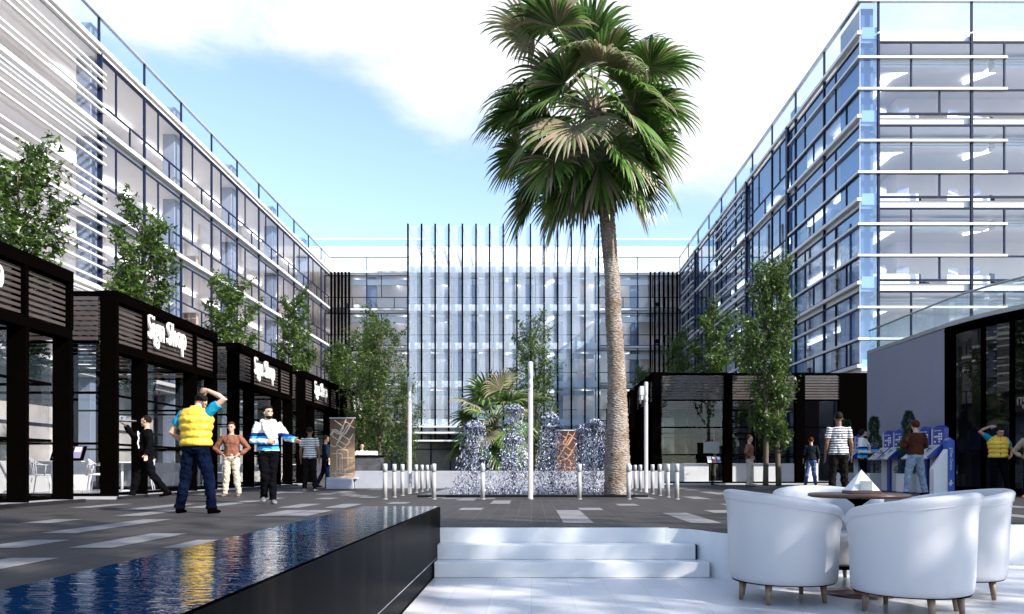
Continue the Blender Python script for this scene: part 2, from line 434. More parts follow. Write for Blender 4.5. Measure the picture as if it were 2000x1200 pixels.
def facade(root, org, rz, n, gm, floors=range(4), skip=(), frame=None, parapet=True, z_off=0, pw=MODW):
    """a run of glazed modules; the facade looks towards local -y"""
    pm = pane_mesh(pw, ST-.40, gm, .12)
    base = Vector(root.location)
    for i in range(n):
        for f in floors:
            if (i, f) in skip: continue
            p = Vector(pt(org, rz, i*MODW, 0, ZS[f]))-base
            wdw = inst('window', frame or WF, root, p, rz)
            inst('pane', pm, wdw, (0,0,0))
        if parapet:
            p = Vector(pt(org, rz, i*MODW, 0.0, 0))-base
            pp = inst('parapet_panel', PAR_POST, root, p, rz)
            inst('pane', PAR_PANE, pp, (0,0,0))
b = MB(); b.box(-.04,.04,-.05,.05,ZS[4]+.12,FR-.06); PAR_POST = b.mesh('parapet_panel', M_navy)
b = MB(); b.add([(0.04,0,ZS[4]+.14),(MODW-.04,0,ZS[4]+.14),(MODW-.04,0,FR-.06),(0.04,0,FR-.06)],[(0,1,2,3)]); PAR_PANE = b.mesh('pane', M_glassP)

def ledge(root, org, rz, u0, u1, z, h=.14, w=.22, name='ledge', m=None):
    """white aluminium ledge running along a facade"""
    b = MB(); a = pt(org, rz, u0, -.02, 0); c = pt(org, rz, u1, w, 0)
    x0, x1 = sorted((a[0], c[0])); y0, y1 = sorted((a[1], c[1]))
    b.box(x0, x1, y0, y1, z-h/2, z+h/2); return b.build(name, m or M_ledge, root, True)

def emis(name, col, s):
    m, nt, out = newmat(name); e = N(nt, 'ShaderNodeEmission'); e.inputs[0].default_value = (*col,1); e.inputs[1].default_value = s
    d = principled(nt, col, .5); a = N(nt, 'ShaderNodeAddShader'); L(nt, e.outputs[0], a.inputs[0]); L(nt, d.outputs[0], a.inputs[1]); L(nt, a.outputs[0], out.inputs[0]); return m
M_strip = emis('lit_strip_lamp', (.97,.96,1.0), 2.2)
b = MB(); b.box(-.08,.08,-1.4,1.4,-.10,.0); STRIP = b.mesh('strip_light', M_strip)

def office(root, x0, x1, y0, y1, inner, cols, cdim, strips, core):
    """floor slabs, columns, core wall and ceiling lamps of one block (world coordinates)"""
    for i, z in enumerate(ZS):
        b = MB(); b.box(x0, x1, y0, y1, z-.34, z-.01, 0); b.box(x0+.05, x1-.05, y0+.05, y1-.05, z-.009, z+.03, 1)
        b.build('floor_slab' if i < 4 else 'roof', [M_slab, M_floorin if i < 4 else M_slab], root, True)
    b = MB(); b.box(*core[0:4], 0, ZS[4]-.35); b.build('core_wall', M_part, root, True)
    for (cx, cy) in cols:
        b = MB(); b.box(cx-cdim[0]/2, cx+cdim[0]/2, cy-cdim[1]/2, cy+cdim[1]/2, 0, ZS[4]-.35, 0, .02); b.build('column', M_column, root, True)
        if y0 > 77: continue
        b = MB(); b.box(cx-cdim[0]/2, cx+cdim[0]/2, cy-cdim[1]/2, cy+cdim[1]/2, ZS[4]+.04, FR-.25, 0, .02); b.build('column_head', M_column, root, True)
    base = Vector(root.location)
    for (sx, sy, rz) in strips:
        for f in range(4):
            inst('strip_light', STRIP, root, Vector((sx, sy, ZS[f]+ST-.46))-base, rz)

XL, XR, DB = -20.5, 15.05, 78.0
COLD = [36.4+8.54*k for k in range(5)]
# ---- left block
left = thing('office_building', 'long white and glass office block along the left side behind the dark shops', 'office building', (XL,60,0))
office(left, -31, XL-.08, 20, DB, None, [(XL-.75, d+.45) for d in COLD]+[(XL-.75, 27.9)], (.7,.85),
       [(XL-2.6, 38.5+MODW*k, 0) for k in range(10)]+[(XL-2.2, 22+MODW*k, 0) for k in range(3)], (-30.9,-24.3,20.2,77.8))
facade(left, (XL, 36.4), R(90), 10, M_glassL)
pmn = pane_mesh(16.2, ST-.3, M_glassL, .1)
for f in range(4):
    o = inst('window', WF0, left, Vector((XL,20.2,ZS[f]))-left.location, R(90)); inst('pane', pmn, o, (0,0,0))
    b = MB(); b.box(XL-.03,XL+.03,36.3,36.5,ZS[f]+.1,ZS[f]+ST-.3); b.build('mullion', M_navy, left, True)
for k in range(5):
    ledge(left, (XL,0), R(90), 20, DB-.05, ZS[k]+.02, .20, .22)
ledge(left, (XL,0), R(90), 20, DB-.05, ZS[4]-.26, .10, .12)
for k in range(4):      # the four parapet posts on the near part
    p = Vector((XL, 36.4-MODW*(k+1), 0))-left.location
    pp = inst('parapet_panel', PAR_POST, left, p, R(90)); inst('pane', PAR_PANE, pp, (0,0,0))
b = MB(); b.box(XL-.06,XL+.10,19.5,DB,FR-.06,FR+.04); b.build('top_rail', M_rail, left, True)
LV = [19.35,19.05,18.7,17.8,17.5,16.35,15.9,15.5,15.05,14.1,13.7,13.35,12.62,12.17,11.65,10.9,10.55,10.1,9.5,8.8,8.35,7.6,7.1,6.6,6.0]
for z in LV:
    b = MB(); b.box(XL+.16,XL+.28,20,36.55,z-.045,z+.045); b.build('louvre', M_ledge, left, True)
for d in (36.4,28.0,21.0):
    b = MB(); b.box(XL+.05,XL+.16,d-.04,d+.04,5.4,20.3); b.build('louvre_bracket', M_navy, left, True)
b = MB(); b.box(-22.6,-22.4,20,77.9,0,Z0-.35,0)
for k in range(14): b.box(-22.4,-22.3,20+4.27*k,20.2+4.27*k,0,Z0-.36,1)
b.box(-22.4,-22.32,20,77.9,2.6,2.7,1)
b.build('ground_floor_wall', [mat('ground_floor_panel',(.50,.47,.46),.4,var=.3,scale=.6), M_navy], left, True)
# ---- right block
right = thing('office_building', 'tall glass office block on the right with white ledges wrapping its near corner', 'office building', (XR,56,0))
office(right, XR+.08, 34, 35.3, DB, None, [(XR+.75, d+.45) for d in COLD[1:]]+[(27.9,36.4)], (.7,.85),
       [(XR+2.8, 39.5+MODW*k, 0) for k in range(9)]+[(18.3, 37.6, R(38)),(22.6, 37.6, R(38)),(26.8,37.6,R(38))], (19.3,33.9,40.6,77.8))
b = MB(); b.box(XR+.12, XR+.72, 35.45, 37.7, 0, ZS[4]-.35); b.build('corner_column', M_column, right, True)
b = MB(); b.box(XR+.12, XR+.72, 35.45, 37.7, ZS[4]+.04, FR-.2); b.build('corner_column', M_column, right, True)
nR = 10
facade(right, (XR, DB-.1), R(-90), nR, M_glassR)
facade(right, (15.9, 35.2), 0, 4, M_glassF)
pm0 = pane_mesh(.85, FR-.1, M_glassR, Z0)
o = inst('corner_window', MB().box(-.02,.02,-.02,.02,Z0,FR-.1).mesh('corner_window', M_rail), right, Vector((XR,35.2,0))-right.location, 0)
inst('pane', pm0, o, (0,0,0))
COR = 35.2
def lring(z, u1, x1, h=.105, w=.14, nm='ledge'):
    """ledge that turns the near corner: along the side back to depth u1 and along the front to x1"""
    b = MB(); b.box(XR-w, XR+.02, COR-w, u1, z-h/2, z+h/2); b.box(XR+.02, x1, COR-w, COR-.0, z-h/2, z+h/2)
    return b.build(nm, M_ledge, right, True)
for z in ZS[:4]:
    lring(z+2.70, 45, 21.75); lring(z+1.26, 45, 21.75)
for f, z in enumerate(ZS):
    b = MB(); b.box(XR-.16, XR+.04, 35.1, DB-.06, z-.06, z+.10); b.build('ledge', M_ledge, right, True)
    b = MB(); b.box(XR+.1, 15.95, 35.22, 35.4, z-.20, z+.32); b.build('corner_slab_edge', M_white, right, True)
for z in (8.0,):
    pass
for (a, c) in ((53.5,62.0),(70.3,75.5)):        # louvre fields further along the side
    zz_ = 6.0
    kk = 0
    while zz_ < 20.2:
        b = MB(); b.box(XR-.32, XR-.16, a, c, zz_-.055, zz_+.055); b.build('louvre', M_ledge, right, True)
        zz_ += [.55,.75,.45,1.0,.6][kk%5]; kk += 1
for d in (44.9,53.5,62.0,70.3):
    b = MB(); b.box(XR-.16, XR-.02, d-.16, d+.16, 0, 20.6); b.build('dark_post', M_navy, right, True)
b = MB(); b.box(XR-.10,XR+.06,COR-.1,DB,FR-.06,FR+.05); b.box(XR+.06,34,COR-.1,COR+.05,FR-.06,FR+.05); b.build('top_rail', M_rail, right, True)
b = MB(); b.box(XR+.6,XR+.8,35.5,77.9,0,Z0-.35,0); b.box(XR+.8,33.9,36,36.2,0,Z0-.35,0)
for k in range(12): b.box(XR+.5,XR+.6,36+3.6*k,36.15+3.6*k,0,Z0-.36,0)
b.build('ground_floor_wall', mat('dark_ground_floor',(.03,.03,.035),.3,var=.3,scale=.6), right, True)
for f in range(4):     # white ceiling bulkheads seen through the front
    b = MB()
    for (xa, xb) in ((16.0,21.6),(21.9,27.6)):
        for q in range(4): b.box(xa, xb, 36.3, 36.8+.02*q, ZS[f]+2.86+.13*q, ZS[f]+2.965+.13*q)
    b.build('bulkhead', M_white, right, True)
# ---- back block
back = thing('office_building', 'white and glass office block closing the far end of the square behind the finned screen', 'office building', (-2.7,DB,0))
office(back, -31, 34, DB+.1, 92, None, [(-16.4,79.2),(-7.6,79.2),(-5.9,79.2),(-.2,79.2),(2.8,79.2),(10.6,79.2)], (.9,.7),
       [(-17.5+3.9*k, 80.6, R(28 if k%2 else -28)) for k in range(8)], (-30.9,33.9,82.0,91.9))
facade(back, (-21.0+.0, DB), 0, 2, M_glassL); facade(back, (6.5, DB), 0, 2, M_glassL)
facade(back, (-12.4, DB), 0, 4, M_glassL, parapet=False, frame=winframe(up=2.1, lo=None))
for f, z in enumerate(ZS):
    b = MB(); b.box(-20.4, -12.6, DB-.14, DB-.02, z-.10, z+.10); b.build('ledge', M_ledge, back, True)
    b = MB(); b.box(7.0, XR-.2, DB-.14, DB-.02, z-.10, z+.10); b.build('ledge', M_ledge, back, True)
    b = MB(); b.box(-12.35, 6.8, 76.5, DB-.05, z-.42, z+.20); b.build('balcony_slab', M_white, back, True)
b = MB(); b.box(-20.4,-12.4,DB-.06,DB+.06,FR-.05,FR+.03); b.box(6.86,XR-.1,DB-.06,DB+.06,FR-.05,FR+.03); b.build('top_rail', M_navy, back, True)
for f in range(4):
    for k in range(4):
        b = MB(); b.box(-12.0+4.8*k, -8.0+4.8*k, 78.6, 79.0, ZS[f]+2.75, ZS[f]+3.25); b.build('bulkhead', M_white, back, True)
    for (xa, xb) in ((-20.3,-12.6),(7.1,14.8)):
        b = MB(); b.box(xa, xb, 78.6, 79.0, ZS[f]+2.65, ZS[f]+3.2); b.build('bulkhead', M_white, back, True)
b = MB()
for sx in (-.28,.28): b.tube([(0,0,0),(sx,0,.16)], .028, 5); b.tube([(0,0,0),(sx,0,-.16)], .028, 5)
SPIDER = b.mesh('spider_fitting', M_rail)
FINX = [-12.2+1.345*k for k in range(15)]
for k, x in enumerate(FINX):
    b = MB(); b.box(x-.075, x+.075, 75.76, 75.98, 3.4, 24.75); fo = b.build('fin', M_black, back, True)
    for z in (22.6,20.9,18.9,17.1,15.1,13.3,11.3,9.5,7.5,5.7): inst('spider_fitting', SPIDER, fo, Vector((x,76.05,z))-back.location)
    # perforated roof blade running back from the fin top
    b = MB(); n_ = 9; L0 = 14.5
    b.tube([(x,76.2,24.7),(x,76.2+L0,24.7)], .05, 4); b.tube([(x,76.2,24.6),(x,76.2+L0,23.6)], .05, 4)
    for q in range(1, n_*2):
        ya = 76.2+L0*q/(n_*2); yb = 76.2+L0*min(q+1, n_*2)/(n_*2)
        za = 24.65 if q%2 else 24.6-1.0*(q/(n_*2)); zb = 24.6-1.0*((q+1)/(n_*2)) if q%2 else 24.65
        b.tube([(x,ya,za),(x,yb,zb)], .045, 4)
    b.build('roof_truss', M_rail, back, True)
pmc = MB().add([(0.03,0,4.2),(1.315,0,4.2),(1.315,0,24.6),(0.03,0,24.6)], [(0,1,2,3)]).mesh('screen_pane', M_glassC)
for k in range(14): inst('screen_pane', pmc, back, Vector((FINX[k],76.0,0))-back.location, 0)
for x in (-12.35, 6.83):
    b = MB(); b.add([(x,76.1,4.2),(x,84,4.2),(x,84,24.6),(x,76.1,24.6)], [(0,1,2,3)]); b.build('side_screen', M_glassC, back, True)
b = MB(); b.box(-12.3,-12.22,75.9,76.1,3.4,24.9); b.build('end_post', M_rail, back, True)
# dark vertical blades in both corners
for xs in ([-20.2+.36*k for k in range(6)], [14.7-.45*k for k in range(7)]):
    for x in xs:
        b = MB(); b.box(x-.07, x+.07, 77.3, 77.7, 5.2, 20.4); b.build('vertical_blade', M_black, back, True)
# penthouse set back on the roof
b = MB(); b.box(-26, 19, 91, 104, 20.6, 26.9); b.build('penthouse', M_white, back, True)
b = MB(); b.add([(-26,91.2,26.9),(-12.6,91.2,26.9),(-12.6,91.2,27.75),(-26,91.2,27.75)],[(0,1,2,3)]); b.add([(7,91.2,26.9),(19,91.2,26.9),(19,91.2,27.75),(7,91.2,27.75)],[(0,1,2,3)]); b.build('penthouse_glass', M_glassP, back, True)
b = MB(); b.box(-26,-12.6,91.1,91.3,27.75,27.85); b.box(7,19,91.1,91.3,27.75,27.85); b.build('penthouse_rail', M_white, back, True)
# ground floor of the back block: dark glass, two white canopy blades
b = MB(); b.box(-20.4,15,78.3,78.5,0,Z0-.5,0)
for k in range(18): b.box(-20.3+2*k,-20.18+2*k,78.15,78.3,0,Z0-.5,1)
b.box(-20.4,15,78.18,78.3,2.5,2.6,1)
b.build('ground_floor_wall', [mat('smoked_entrance_glass',(.10,.105,.11),.12,var=.5,scale=.35), M_navy], back, True)
for z in (3.3,4.1,4.7):
    b = MB(); b.box(-12.3,-1.0,74.0+.3*z,77.8,z-.06,z+.08); b.build('canopy_blade', M_white, back, True)

# ------------------------------------------------------------------ dark pavilion shops
def louvres(b, x0, x1, y, z0, z1, n, ax='x', t=.035):
    for k in range(n):
        z = z0+(z1-z0)*(k+.5)/n
        if ax == 'x': b.box(x0, x1, y, y+.05, z-t, z+t)
        else: b.box(y, y+.05, x0, x1, z-t, z+t)
def text_mesh(name, body, size, m, ext=.03, squash=1.0):
    cu = bpy.data.curves.new(name, 'FONT'); cu.body = body; cu.size = size; cu.extrude = ext; cu.align_x = 'LEFT'; cu.resolution_u = 3
    o = bpy.data.objects.new(name, cu); COL.objects.link(o)
    dg = bpy.context.evaluated_depsgraph_get(); me = bpy.data.meshes.new_from_object(o.evaluated_get(dg))
    bpy.data.objects.remove(o); bpy.data.curves.remove(cu)
    me.materials.clear(); me.materials.append(m)
    me.name = name
    return me
HT = 4.38
M_sign = mat('cream_sign_letters', (.82,.80,.76), .5, var=.03)
M_kerb = mat('black_kerb', (.012,.012,.014), .3, var=.2)
M_shopfloor = mat('pale_shop_floor', (.42,.41,.43), .3, var=.08)
M_roofdk = mat('dark_roof', (.03,.028,.028), .6)
def shop(loc, rz, label, depth, near_end, posts, signtxt='Sign Shop', Ln=5.2, mirror=False):
    t = thing('shop_pavilion', label, 'shop', loc, rz, 'dark pavilion shops along the square')
    b = MB(); b.box(-.10, Ln+.10, -.08, depth+.1, .001, .06, 0); b.build('plinth', [M_shopfloor], t)
    b = MB(); b.box(-.12, Ln+.12, -.16, -.082, .001, .064, 0); b.build('kerb', [M_kerb], t)
    # header frame
    b = MB(); b.box(0, Ln, 0, .35, HT-.22, HT); b.box(.004, Ln-.004, .02, .33, 3.10, 3.28)
    for (a, c) in ((1.25,1.33),(3.83,3.91)): b.box(a, c, .01, .26, 3.28, HT-.22)
    b.build('header_frame', M_black, t)
    for (a, c) in ((0,.12),(4.8,Ln)): pass
    for (a, c, z1) in ((0,.10,HT-.22),(1.25,1.33,3.10),(3.83,3.91,3.10),(5.10,Ln,3.10)):
        b = MB(); b.box(a, c, .005 if z1 < 4 else 0, .345, .06, z1-.001); b.build('pillar', M_black, t)
    b = MB(); b.box(5.10, Ln, .004, .346, 3.281, HT-.221); b.build('pillar', M_black, t)
    for (a, c) in ((.10,1.25),(1.33,3.83),(3.91,5.10)):
        b = MB(); louvres(b, a, c, .10, 3.30, HT-.24, 8, t=.028); b.build('louvre_panel', M_louvre, t)
    # set-back glazing with thin rails
    g = MB(); g.add([(.1,.40,.06),(Ln-.1,.40,.06),(Ln-.1,.40,HT-.3),(.1,.40,HT-.3)], [(0,1,2,3)]); gl = g.build('glazing', M_glassS, t)
    b = MB()
    for z in (1.17,2.24): b.box(.1, Ln-.1, .38, .42, z-.025, z+.025)
    b.box(.1, Ln-.1, .36, .44, .06, .12); b.build('glazing_bar', M_black, t)
    # end walls
    for xe, s in ((0.06, 1), (Ln-.06, -1)):
        g = MB(); g.add([(xe,.4,.06),(xe,depth-.1,.06),(xe,depth-.1,HT-.1),(xe,.4,HT-.1)], [(0,1,2,3)]); g.build('side_glazing', M_glassS, t)
        b = MB()
        for z in (1.17,2.24,3.3): b.box(xe-.03, xe+.03, .4, depth-.1, z-.025, z+.025)
        b.box(xe-.05, xe+.05, .35, depth, .06, .12); b.box(xe-.05, xe+.05, .35, depth, HT-.10, HT-.01)
        b.build('side_rail', M_black, t)
        b = MB(); louvres(b, .4, depth-.3, xe-s*.06-.025, 3.32, HT-.12, 9, 'y'); b.build('side_louvre', M_louvre, t)
        for (a, c) in posts:
            b = MB(); b.box(xe-.12, xe+.12, a, c, .06, HT-.02); b.build('pillar', M_black, t)
    b = MB(); b.box(.12, Ln-.12, .35, .6, HT-.12, HT-.01); b.box(.12, Ln-.12, depth-.2, depth, HT-.12, HT-.01)
    for q in range(int((depth-.8)/.22)): b.box(.12, Ln-.12, .62+.22*q, .72+.22*q, HT-.10, HT-.03)
    rf = b.build('roof', M_roofdk, t)
    if signtxt:
        me = SIGN; o = inst('sign_lettering', me, t, (1.35, .03, 3.62)); o.rotation_euler = (R(90),0,0)
        o.scale = (.50, .84, .5)
    return t
SIGN = text_mesh('sign_lettering', 'Sign Shop', 1.0, M_sign, .05)
xs_ = [v.co.x for v in SIGN.vertices]; wS = max(xs_)
labs = ['nearest dark louvred shop on the left, cut by the frame edge','dark louvred shop behind the waiter on the left side','dark louvred shop behind the bearded man in the striped sweater',
        'dark louvred shop behind the man in the black and white striped shirt','farthest dark shop on the left, behind the brown banner']
shopsL = []
for k in range(5):
    shopsL.append(shop((-8.70, 9.4+6.7*k, 0), R(90), labs[k], 4.2, 0, [(3.9,4.2)]))
shop((4.72, 35.2, 0), R(-90), 'wide dark glass shop on the right behind the thick palm trunk', 8.4, 0, [(2.78,3.12),(5.6,5.95),(7.3,8.4)])
shop((4.72, 41.9, 0), R(-90), 'second dark shop on the right, mostly hidden behind the wide one', 8.4, 0, [(2.78,3.12),(5.6,5.95)])
shop((4.72, 48.6, 0), R(-90), 'farthest dark shop on the right by the foot of the far building', 8.4, 0, [(2.78,3.12),(5.6,5.95)])
# ------------------------------------------------------------------ grey pavilion on the right
pav = thing('pavilion', 'blue-grey rendered pavilion with a curved dark glass front and glass roof railing at right', 'pavilion', (11.1,22,0))
M_blue = mat('blue_grey_render', (.24,.24,.31), .75, var=.05, scale=1.0, bump=.05, bscale=90)
b = MB(); b.box(11.1,11.4,20.5,25.4,0,4.4); b.box(11.4,30,25.15,25.4,0,4.4); b.build('wall', M_blue, pav, True)
pc = catmull([(11.12,20.5),(11.3,19.2),(11.85,17.6),(12.8,16.2),(14.2,15.2),(17,14.4),(22,14)], 4)
g = MB(); vs = [(p.x,p.y,.05) for p in pc]+[(p.x,p.y,4.2) for p in pc]; n_ = len(pc)
g.add(vs, [(k,k+1,n_+k+1,n_+k) for k in range(n_-1)]); g.build('curved_glass', M_glassD, pav, True)
b = MB()
for z in (.08,4.3):
    b.tube([(p.x,p.y,z) for p in pc], .09 if z < 1 else .13, 4, sm=False)
b.build('glass_track', M_black, pav, True)
d_ = 0; last = pc[0]; acc_ = 0
for i in range(1, n_):
    acc_ += (pc[i]-last).length; last = pc[i]
    if acc_ > .72 or i == 1:
        acc_ = 0; b = MB(); b.box(pc[i].x-.05, pc[i].x+.05, pc[i].y-.04, pc[i].y+.04, .05, 4.3); b.build('mullion', M_black, pav, True)
b = MB(); b.box(11.05,11.2,20.3,20.55,0,4.4); b.build('dark_jamb', M_black, pav, True)
# roof, following the curve
b = MB(); top = [(p.x-.05,p.y-.05,4.41) for p in pc]+[(30,14,4.41),(30,25.4,4.41),(11.1,25.4,4.41)]; n2 = len(top)
b.add(top+[(x,y,4.52) for x,y,z in top], [tuple(range(n2)), tuple(reversed(range(n2,2*n2)))]+[(k,(k+1)%n2,n2+(k+1)%n2,n2+k) for k in range(n2)])
b.build('roof', M_rail, pav, True)
rail = [Vector((11.15,25.35)), Vector((11.15,20.5))]+[Vector((p.x+.04,p.y+.03)) for p in pc[1:]]
g = MB(); vs = [(p.x,p.y,4.53) for p in rail]+[(p.x,p.y,5.16) for p in rail]; n_ = len(rail)
g.add(vs, [(k,k+1,n_+k+1,n_+k) for k in range(n_-1)]); g.build('glass_railing', M_glassP, pav, True)
b = MB(); b.tube([(p.x,p.y,5.18) for p in rail], .03, 6); b.build('handrail', M_rail, pav, True)
b = MB()
for k in range(7): b.box(12.6+.55*k, 13.3+.55*k, 19.5, 22.0, 1.55+.17*k, 1.72+.17*k)
b.box(12.0,17.5,19.2,22.2,1.15,1.50); b.build('inner_stair', M_slab, pav, True)
b = MB(); b.box(11.5,30,23.6,23.8,0,4.38); b.build('inner_wall', mat('dark_inner_wall',(.05,.05,.06),.6), pav, True)
# ------------------------------------------------------------------ vegetation
def leafmat(name, c1, c2, rough=.4, trans=.35, sc_=2.2):
    m, nt, out = newmat(name)
    b = principled(nt, c1, rough, 0, .5)
    g = N(nt, 'ShaderNodeNewGeometry')
    oi = N(nt, 'ShaderNodeTexCoord')
    nz = N(nt, 'ShaderNodeTexNoise', Scale=sc_, Detail=3.0); L(nt, oi.outputs['Object'], nz.inputs['Vector'])
    ad = N(nt, 'ShaderNodeMath', operation='ADD'); L(nt, nz.outputs['Fac'], ad.inputs[0])
    rs = N(nt, 'ShaderNodeMath', operation='MULTIPLY'); rs.inputs[1].default_value = .6; L(nt, g.outputs['Random Per Island'], rs.inputs[0]); L(nt, rs.outputs[0], ad.inputs[1])
    cr = N(nt, 'ShaderNodeValToRGB'); cr.color_ramp.elements[0].position = .45; cr.color_ramp.elements[1].position = 1.05
    cr.color_ramp.elements[0].color = (*c1,1); cr.color_ramp.elements[1].color = (*c2,1)
    L(nt, ad.outputs[0], cr.inputs[0]); L(nt, cr.outputs[0], b.inputs['Base Color'])
    t = N(nt, 'ShaderNodeBsdfTranslucent'); L(nt, cr.outputs[0], t.inputs[0])
    mx = N(nt, 'ShaderNodeMixShader'); mx.inputs[0].default_value = trans
    L(nt, b.outputs[0], mx.inputs[1]); L(nt, t.outputs[0], mx.inputs[2]); L(nt, mx.outputs[0], out.inputs[0])
    return m
M_leaf  = leafmat('tree_leaf', (.014,.034,.006), (.085,.155,.020))
M_frond = leafmat('palm_frond_green', (.014,.045,.008), (.14,.25,.055), .30, .30)  # light end of the colour raised for a more sunlit crown
M_frond2= leafmat('palm_frond_pale', (.16,.19,.075), (.34,.30,.20), .35, .30)  # paler leaflets, with sunlit highlights put into the colour
M_frond3= leafmat('palm_frond_tan', (.26,.17,.12), (.42,.31,.24), .4, .2)
M_conif = leafmat('conifer_needles', (.010,.035,.016), (.035,.085,.035), .6, .1)
M_bark  = mat('grey_brown_bark', (.085,.070,.045), .85, var=.3, scale=9, bump=.4, bscale=60, stretch=(1,1,.3))
M_petiole = mat('palm_leaf_stalk', (.20,.26,.09), .4, var=.2)

def frond_mesh(rng, az, elev, P0, pl, Rf, droop, K=18, pale=.25, seg=7):
    b = MB()
    d = Vector((math.cos(az)*math.cos(elev), math.sin(az)*math.cos(elev), math.sin(elev)))
    p = Vector(P0); pts = [p.copy()]
    for i in range(6):
        d = (d + Vector((0,0,-.055-.05*max(0, math.cos(elev))))*(i/2.5)).normalized(); p = p + d*pl/6; pts.append(p.copy())
    b.tube(pts, [.030-.0027*i for i in range(7)], 5, 3)
    s = d.cross(Vector((0,0,1)))
    s = s.normalized() if s.length > .05 else Vector((-math.sin(az), math.cos(az), 0))
    roll = rng.uniform(-.5,.5)
    nrm = s.cross(d).normalized()
    s = (s*math.cos(roll)+nrm*math.sin(roll)).normalized(); nrm = s.cross(d).normalized()
    H = p; span = R(rng.uniform(98,122))
    base_mi = 1 if rng.random() < pale else 0
    for k in range(-K, K+1):
        th = span*k/K + rng.uniform(-.02,.02)
        dr = (d*math.cos(th)+s*math.sin(th)+nrm*(.16*abs(math.sin(th))+.05)).normalized()
        Lk = Rf*(.70+.30*math.cos(th*.8))*rng.uniform(.9,1.07)
        q = H.copy(); vs = []
        r_ = rng.random(); mi = base_mi if r_ < .80 else (1 if r_ < .97 else 2)
        hang = droop*rng.uniform(.75,1.35)
        for i in range(seg+1):
            t = i/seg
            wd = Rf*.043*(min(1, t/.42+.16) if t < .45 else max(.0, (1-t)/.55)**.8)
            wv = nrm.cross(dr); wv = wv.normalized() if wv.length > .01 else s
            nn = dr.cross(wv)
            vs += [q-wv*wd, q+nn*wd*.45, q+wv*wd]
            q = q + dr*Lk/seg
            dr = (dr + Vector((0,0,-1))*hang*(t**1.35)).normalized()
        fs = []
        for i in range(seg):
            a = i*3; fs += [(a,a+1,a+4,a+3),(a+1,a+2,a+5,a+4)]
        b.add(vs, fs, mi)
    return b
def palm(name, label, loc, trunk_pts, trunk_r, nf, pl, Rf, seed, elevs=(-1.0,1.45), pale=.25, boots=2.6, azs=None, dr_=(.62,.40), kk_=16):
    rng = random.Random(seed)
    t = thing(name, label, 'palm tree', loc)
    pts = catmull3(trunk_pts, 14)
    n = len(pts); nr = 20; rr = []
    hz_ = [0]
    for i in range(1,n): hz_.append(hz_[-1]+(pts[i]-pts[i-1]).length)
    H = hz_[-1]; M = 150 if H > 4 else 30
    rings = []
    for j in range(M+1):
        u = H*j/M; i = max(0, min(n-2, next((q for q in range(n-1) if hz_[q+1] >= u), n-2)))
        f = (u-hz_[i])/max(1e-6, hz_[i+1]-hz_[i]); p = pts[i].lerp(pts[i+1], f)
        q = u/H*(len(trunk_r)-1); a = int(min(q, len(trunk_r)-2)); r = trunk_r[a]*(1-(q-a))+trunk_r[a+1]*(q-a)
        ring = []
        for k in range(nr):
            th = 2*PI*k/nr
            nz = noise.noise(Vector((math.cos(th)*2.2, math.sin(th)*2.2, u*9)))*.05+noise.noise(Vector((math.cos(th)*5, math.sin(th)*5, u*22)))*.05
            r2 = r*(1+.030*((j%2)*2-1)+nz)
            ring.append(p+Vector((math.cos(th)*r2, math.sin(th)*r2, 0)))
        rings.append(ring)
    b = MB(); b.rings(rings)
    # old leaf bases under the crown
    for _ in range(int(boots*90)):
        u = H-rng.random()**1.3*boots; i = max(0, min(n-2, next((q for q in range(n-1) if hz_[q+1] >= u), n-2)))
        p = pts[i].lerp(pts[i+1], (u-hz_[i])/max(1e-6, hz_[i+1]-hz_[i])); th = rng.uniform(0, 2*PI)
        o = Vector((math.cos(th), math.sin(th), 0)); r = trunk_r[-1]
        hh = rng.uniform(.10,.2); ww = .04
        c = p+o*r*.9; tip = c+o*rng.uniform(.03,.075)+Vector((0,0,hh)); sd = Vector((-o.y,o.x,0))*ww
        b.add([c-sd, c+sd, c+Vector((0,0,-.05))+o*.03, tip], [(0,2,3),(2,1,3),(0,3,1)], 0)
    b.build('trunk', M_palmtrunk if boots > 1 else M_bark, t)
    top = pts[-1]
    for i in range(nf):
        u = (i+.5)/nf
        e = elevs[0]+(elevs[1]-elevs[0])*u**.9+rng.uniform(-.14,.14)
        az = i*2.39996+rng.uniform(-.25,.25)
        k_ = 1+(.10*math.cos(az-PI)*1.0 if azs else 0)
        fm = frond_mesh(rng, az, e, top-Vector((0,0,.35*(1-u))), pl*rng.uniform(.62,1.22)*(1-.12*u)*k_, Rf*rng.uniform(.85,1.12), dr_[0] if e > .1 else dr_[1], pale=pale, K=kk_)
        fm.build('frond', [M_frond, M_frond2, M_frond3, M_petiole], t)
    return t
def catmull3(ps, k=8):
    ps = [Vector(p) for p in ps]; out = []; P = [ps[0]]+ps+[ps[-1]]
    for i in range(1, len(P)-2):
        a, b, c, d = P[i-1:i+3]
        for j in range(k):
            t = j/k; out.append(.5*((2*b)+(c-a)*t+(2*a-5*b+4*c-d)*t*t+(3*b-a-3*c+d)*t**3))
    out.append(ps[-1]); return out
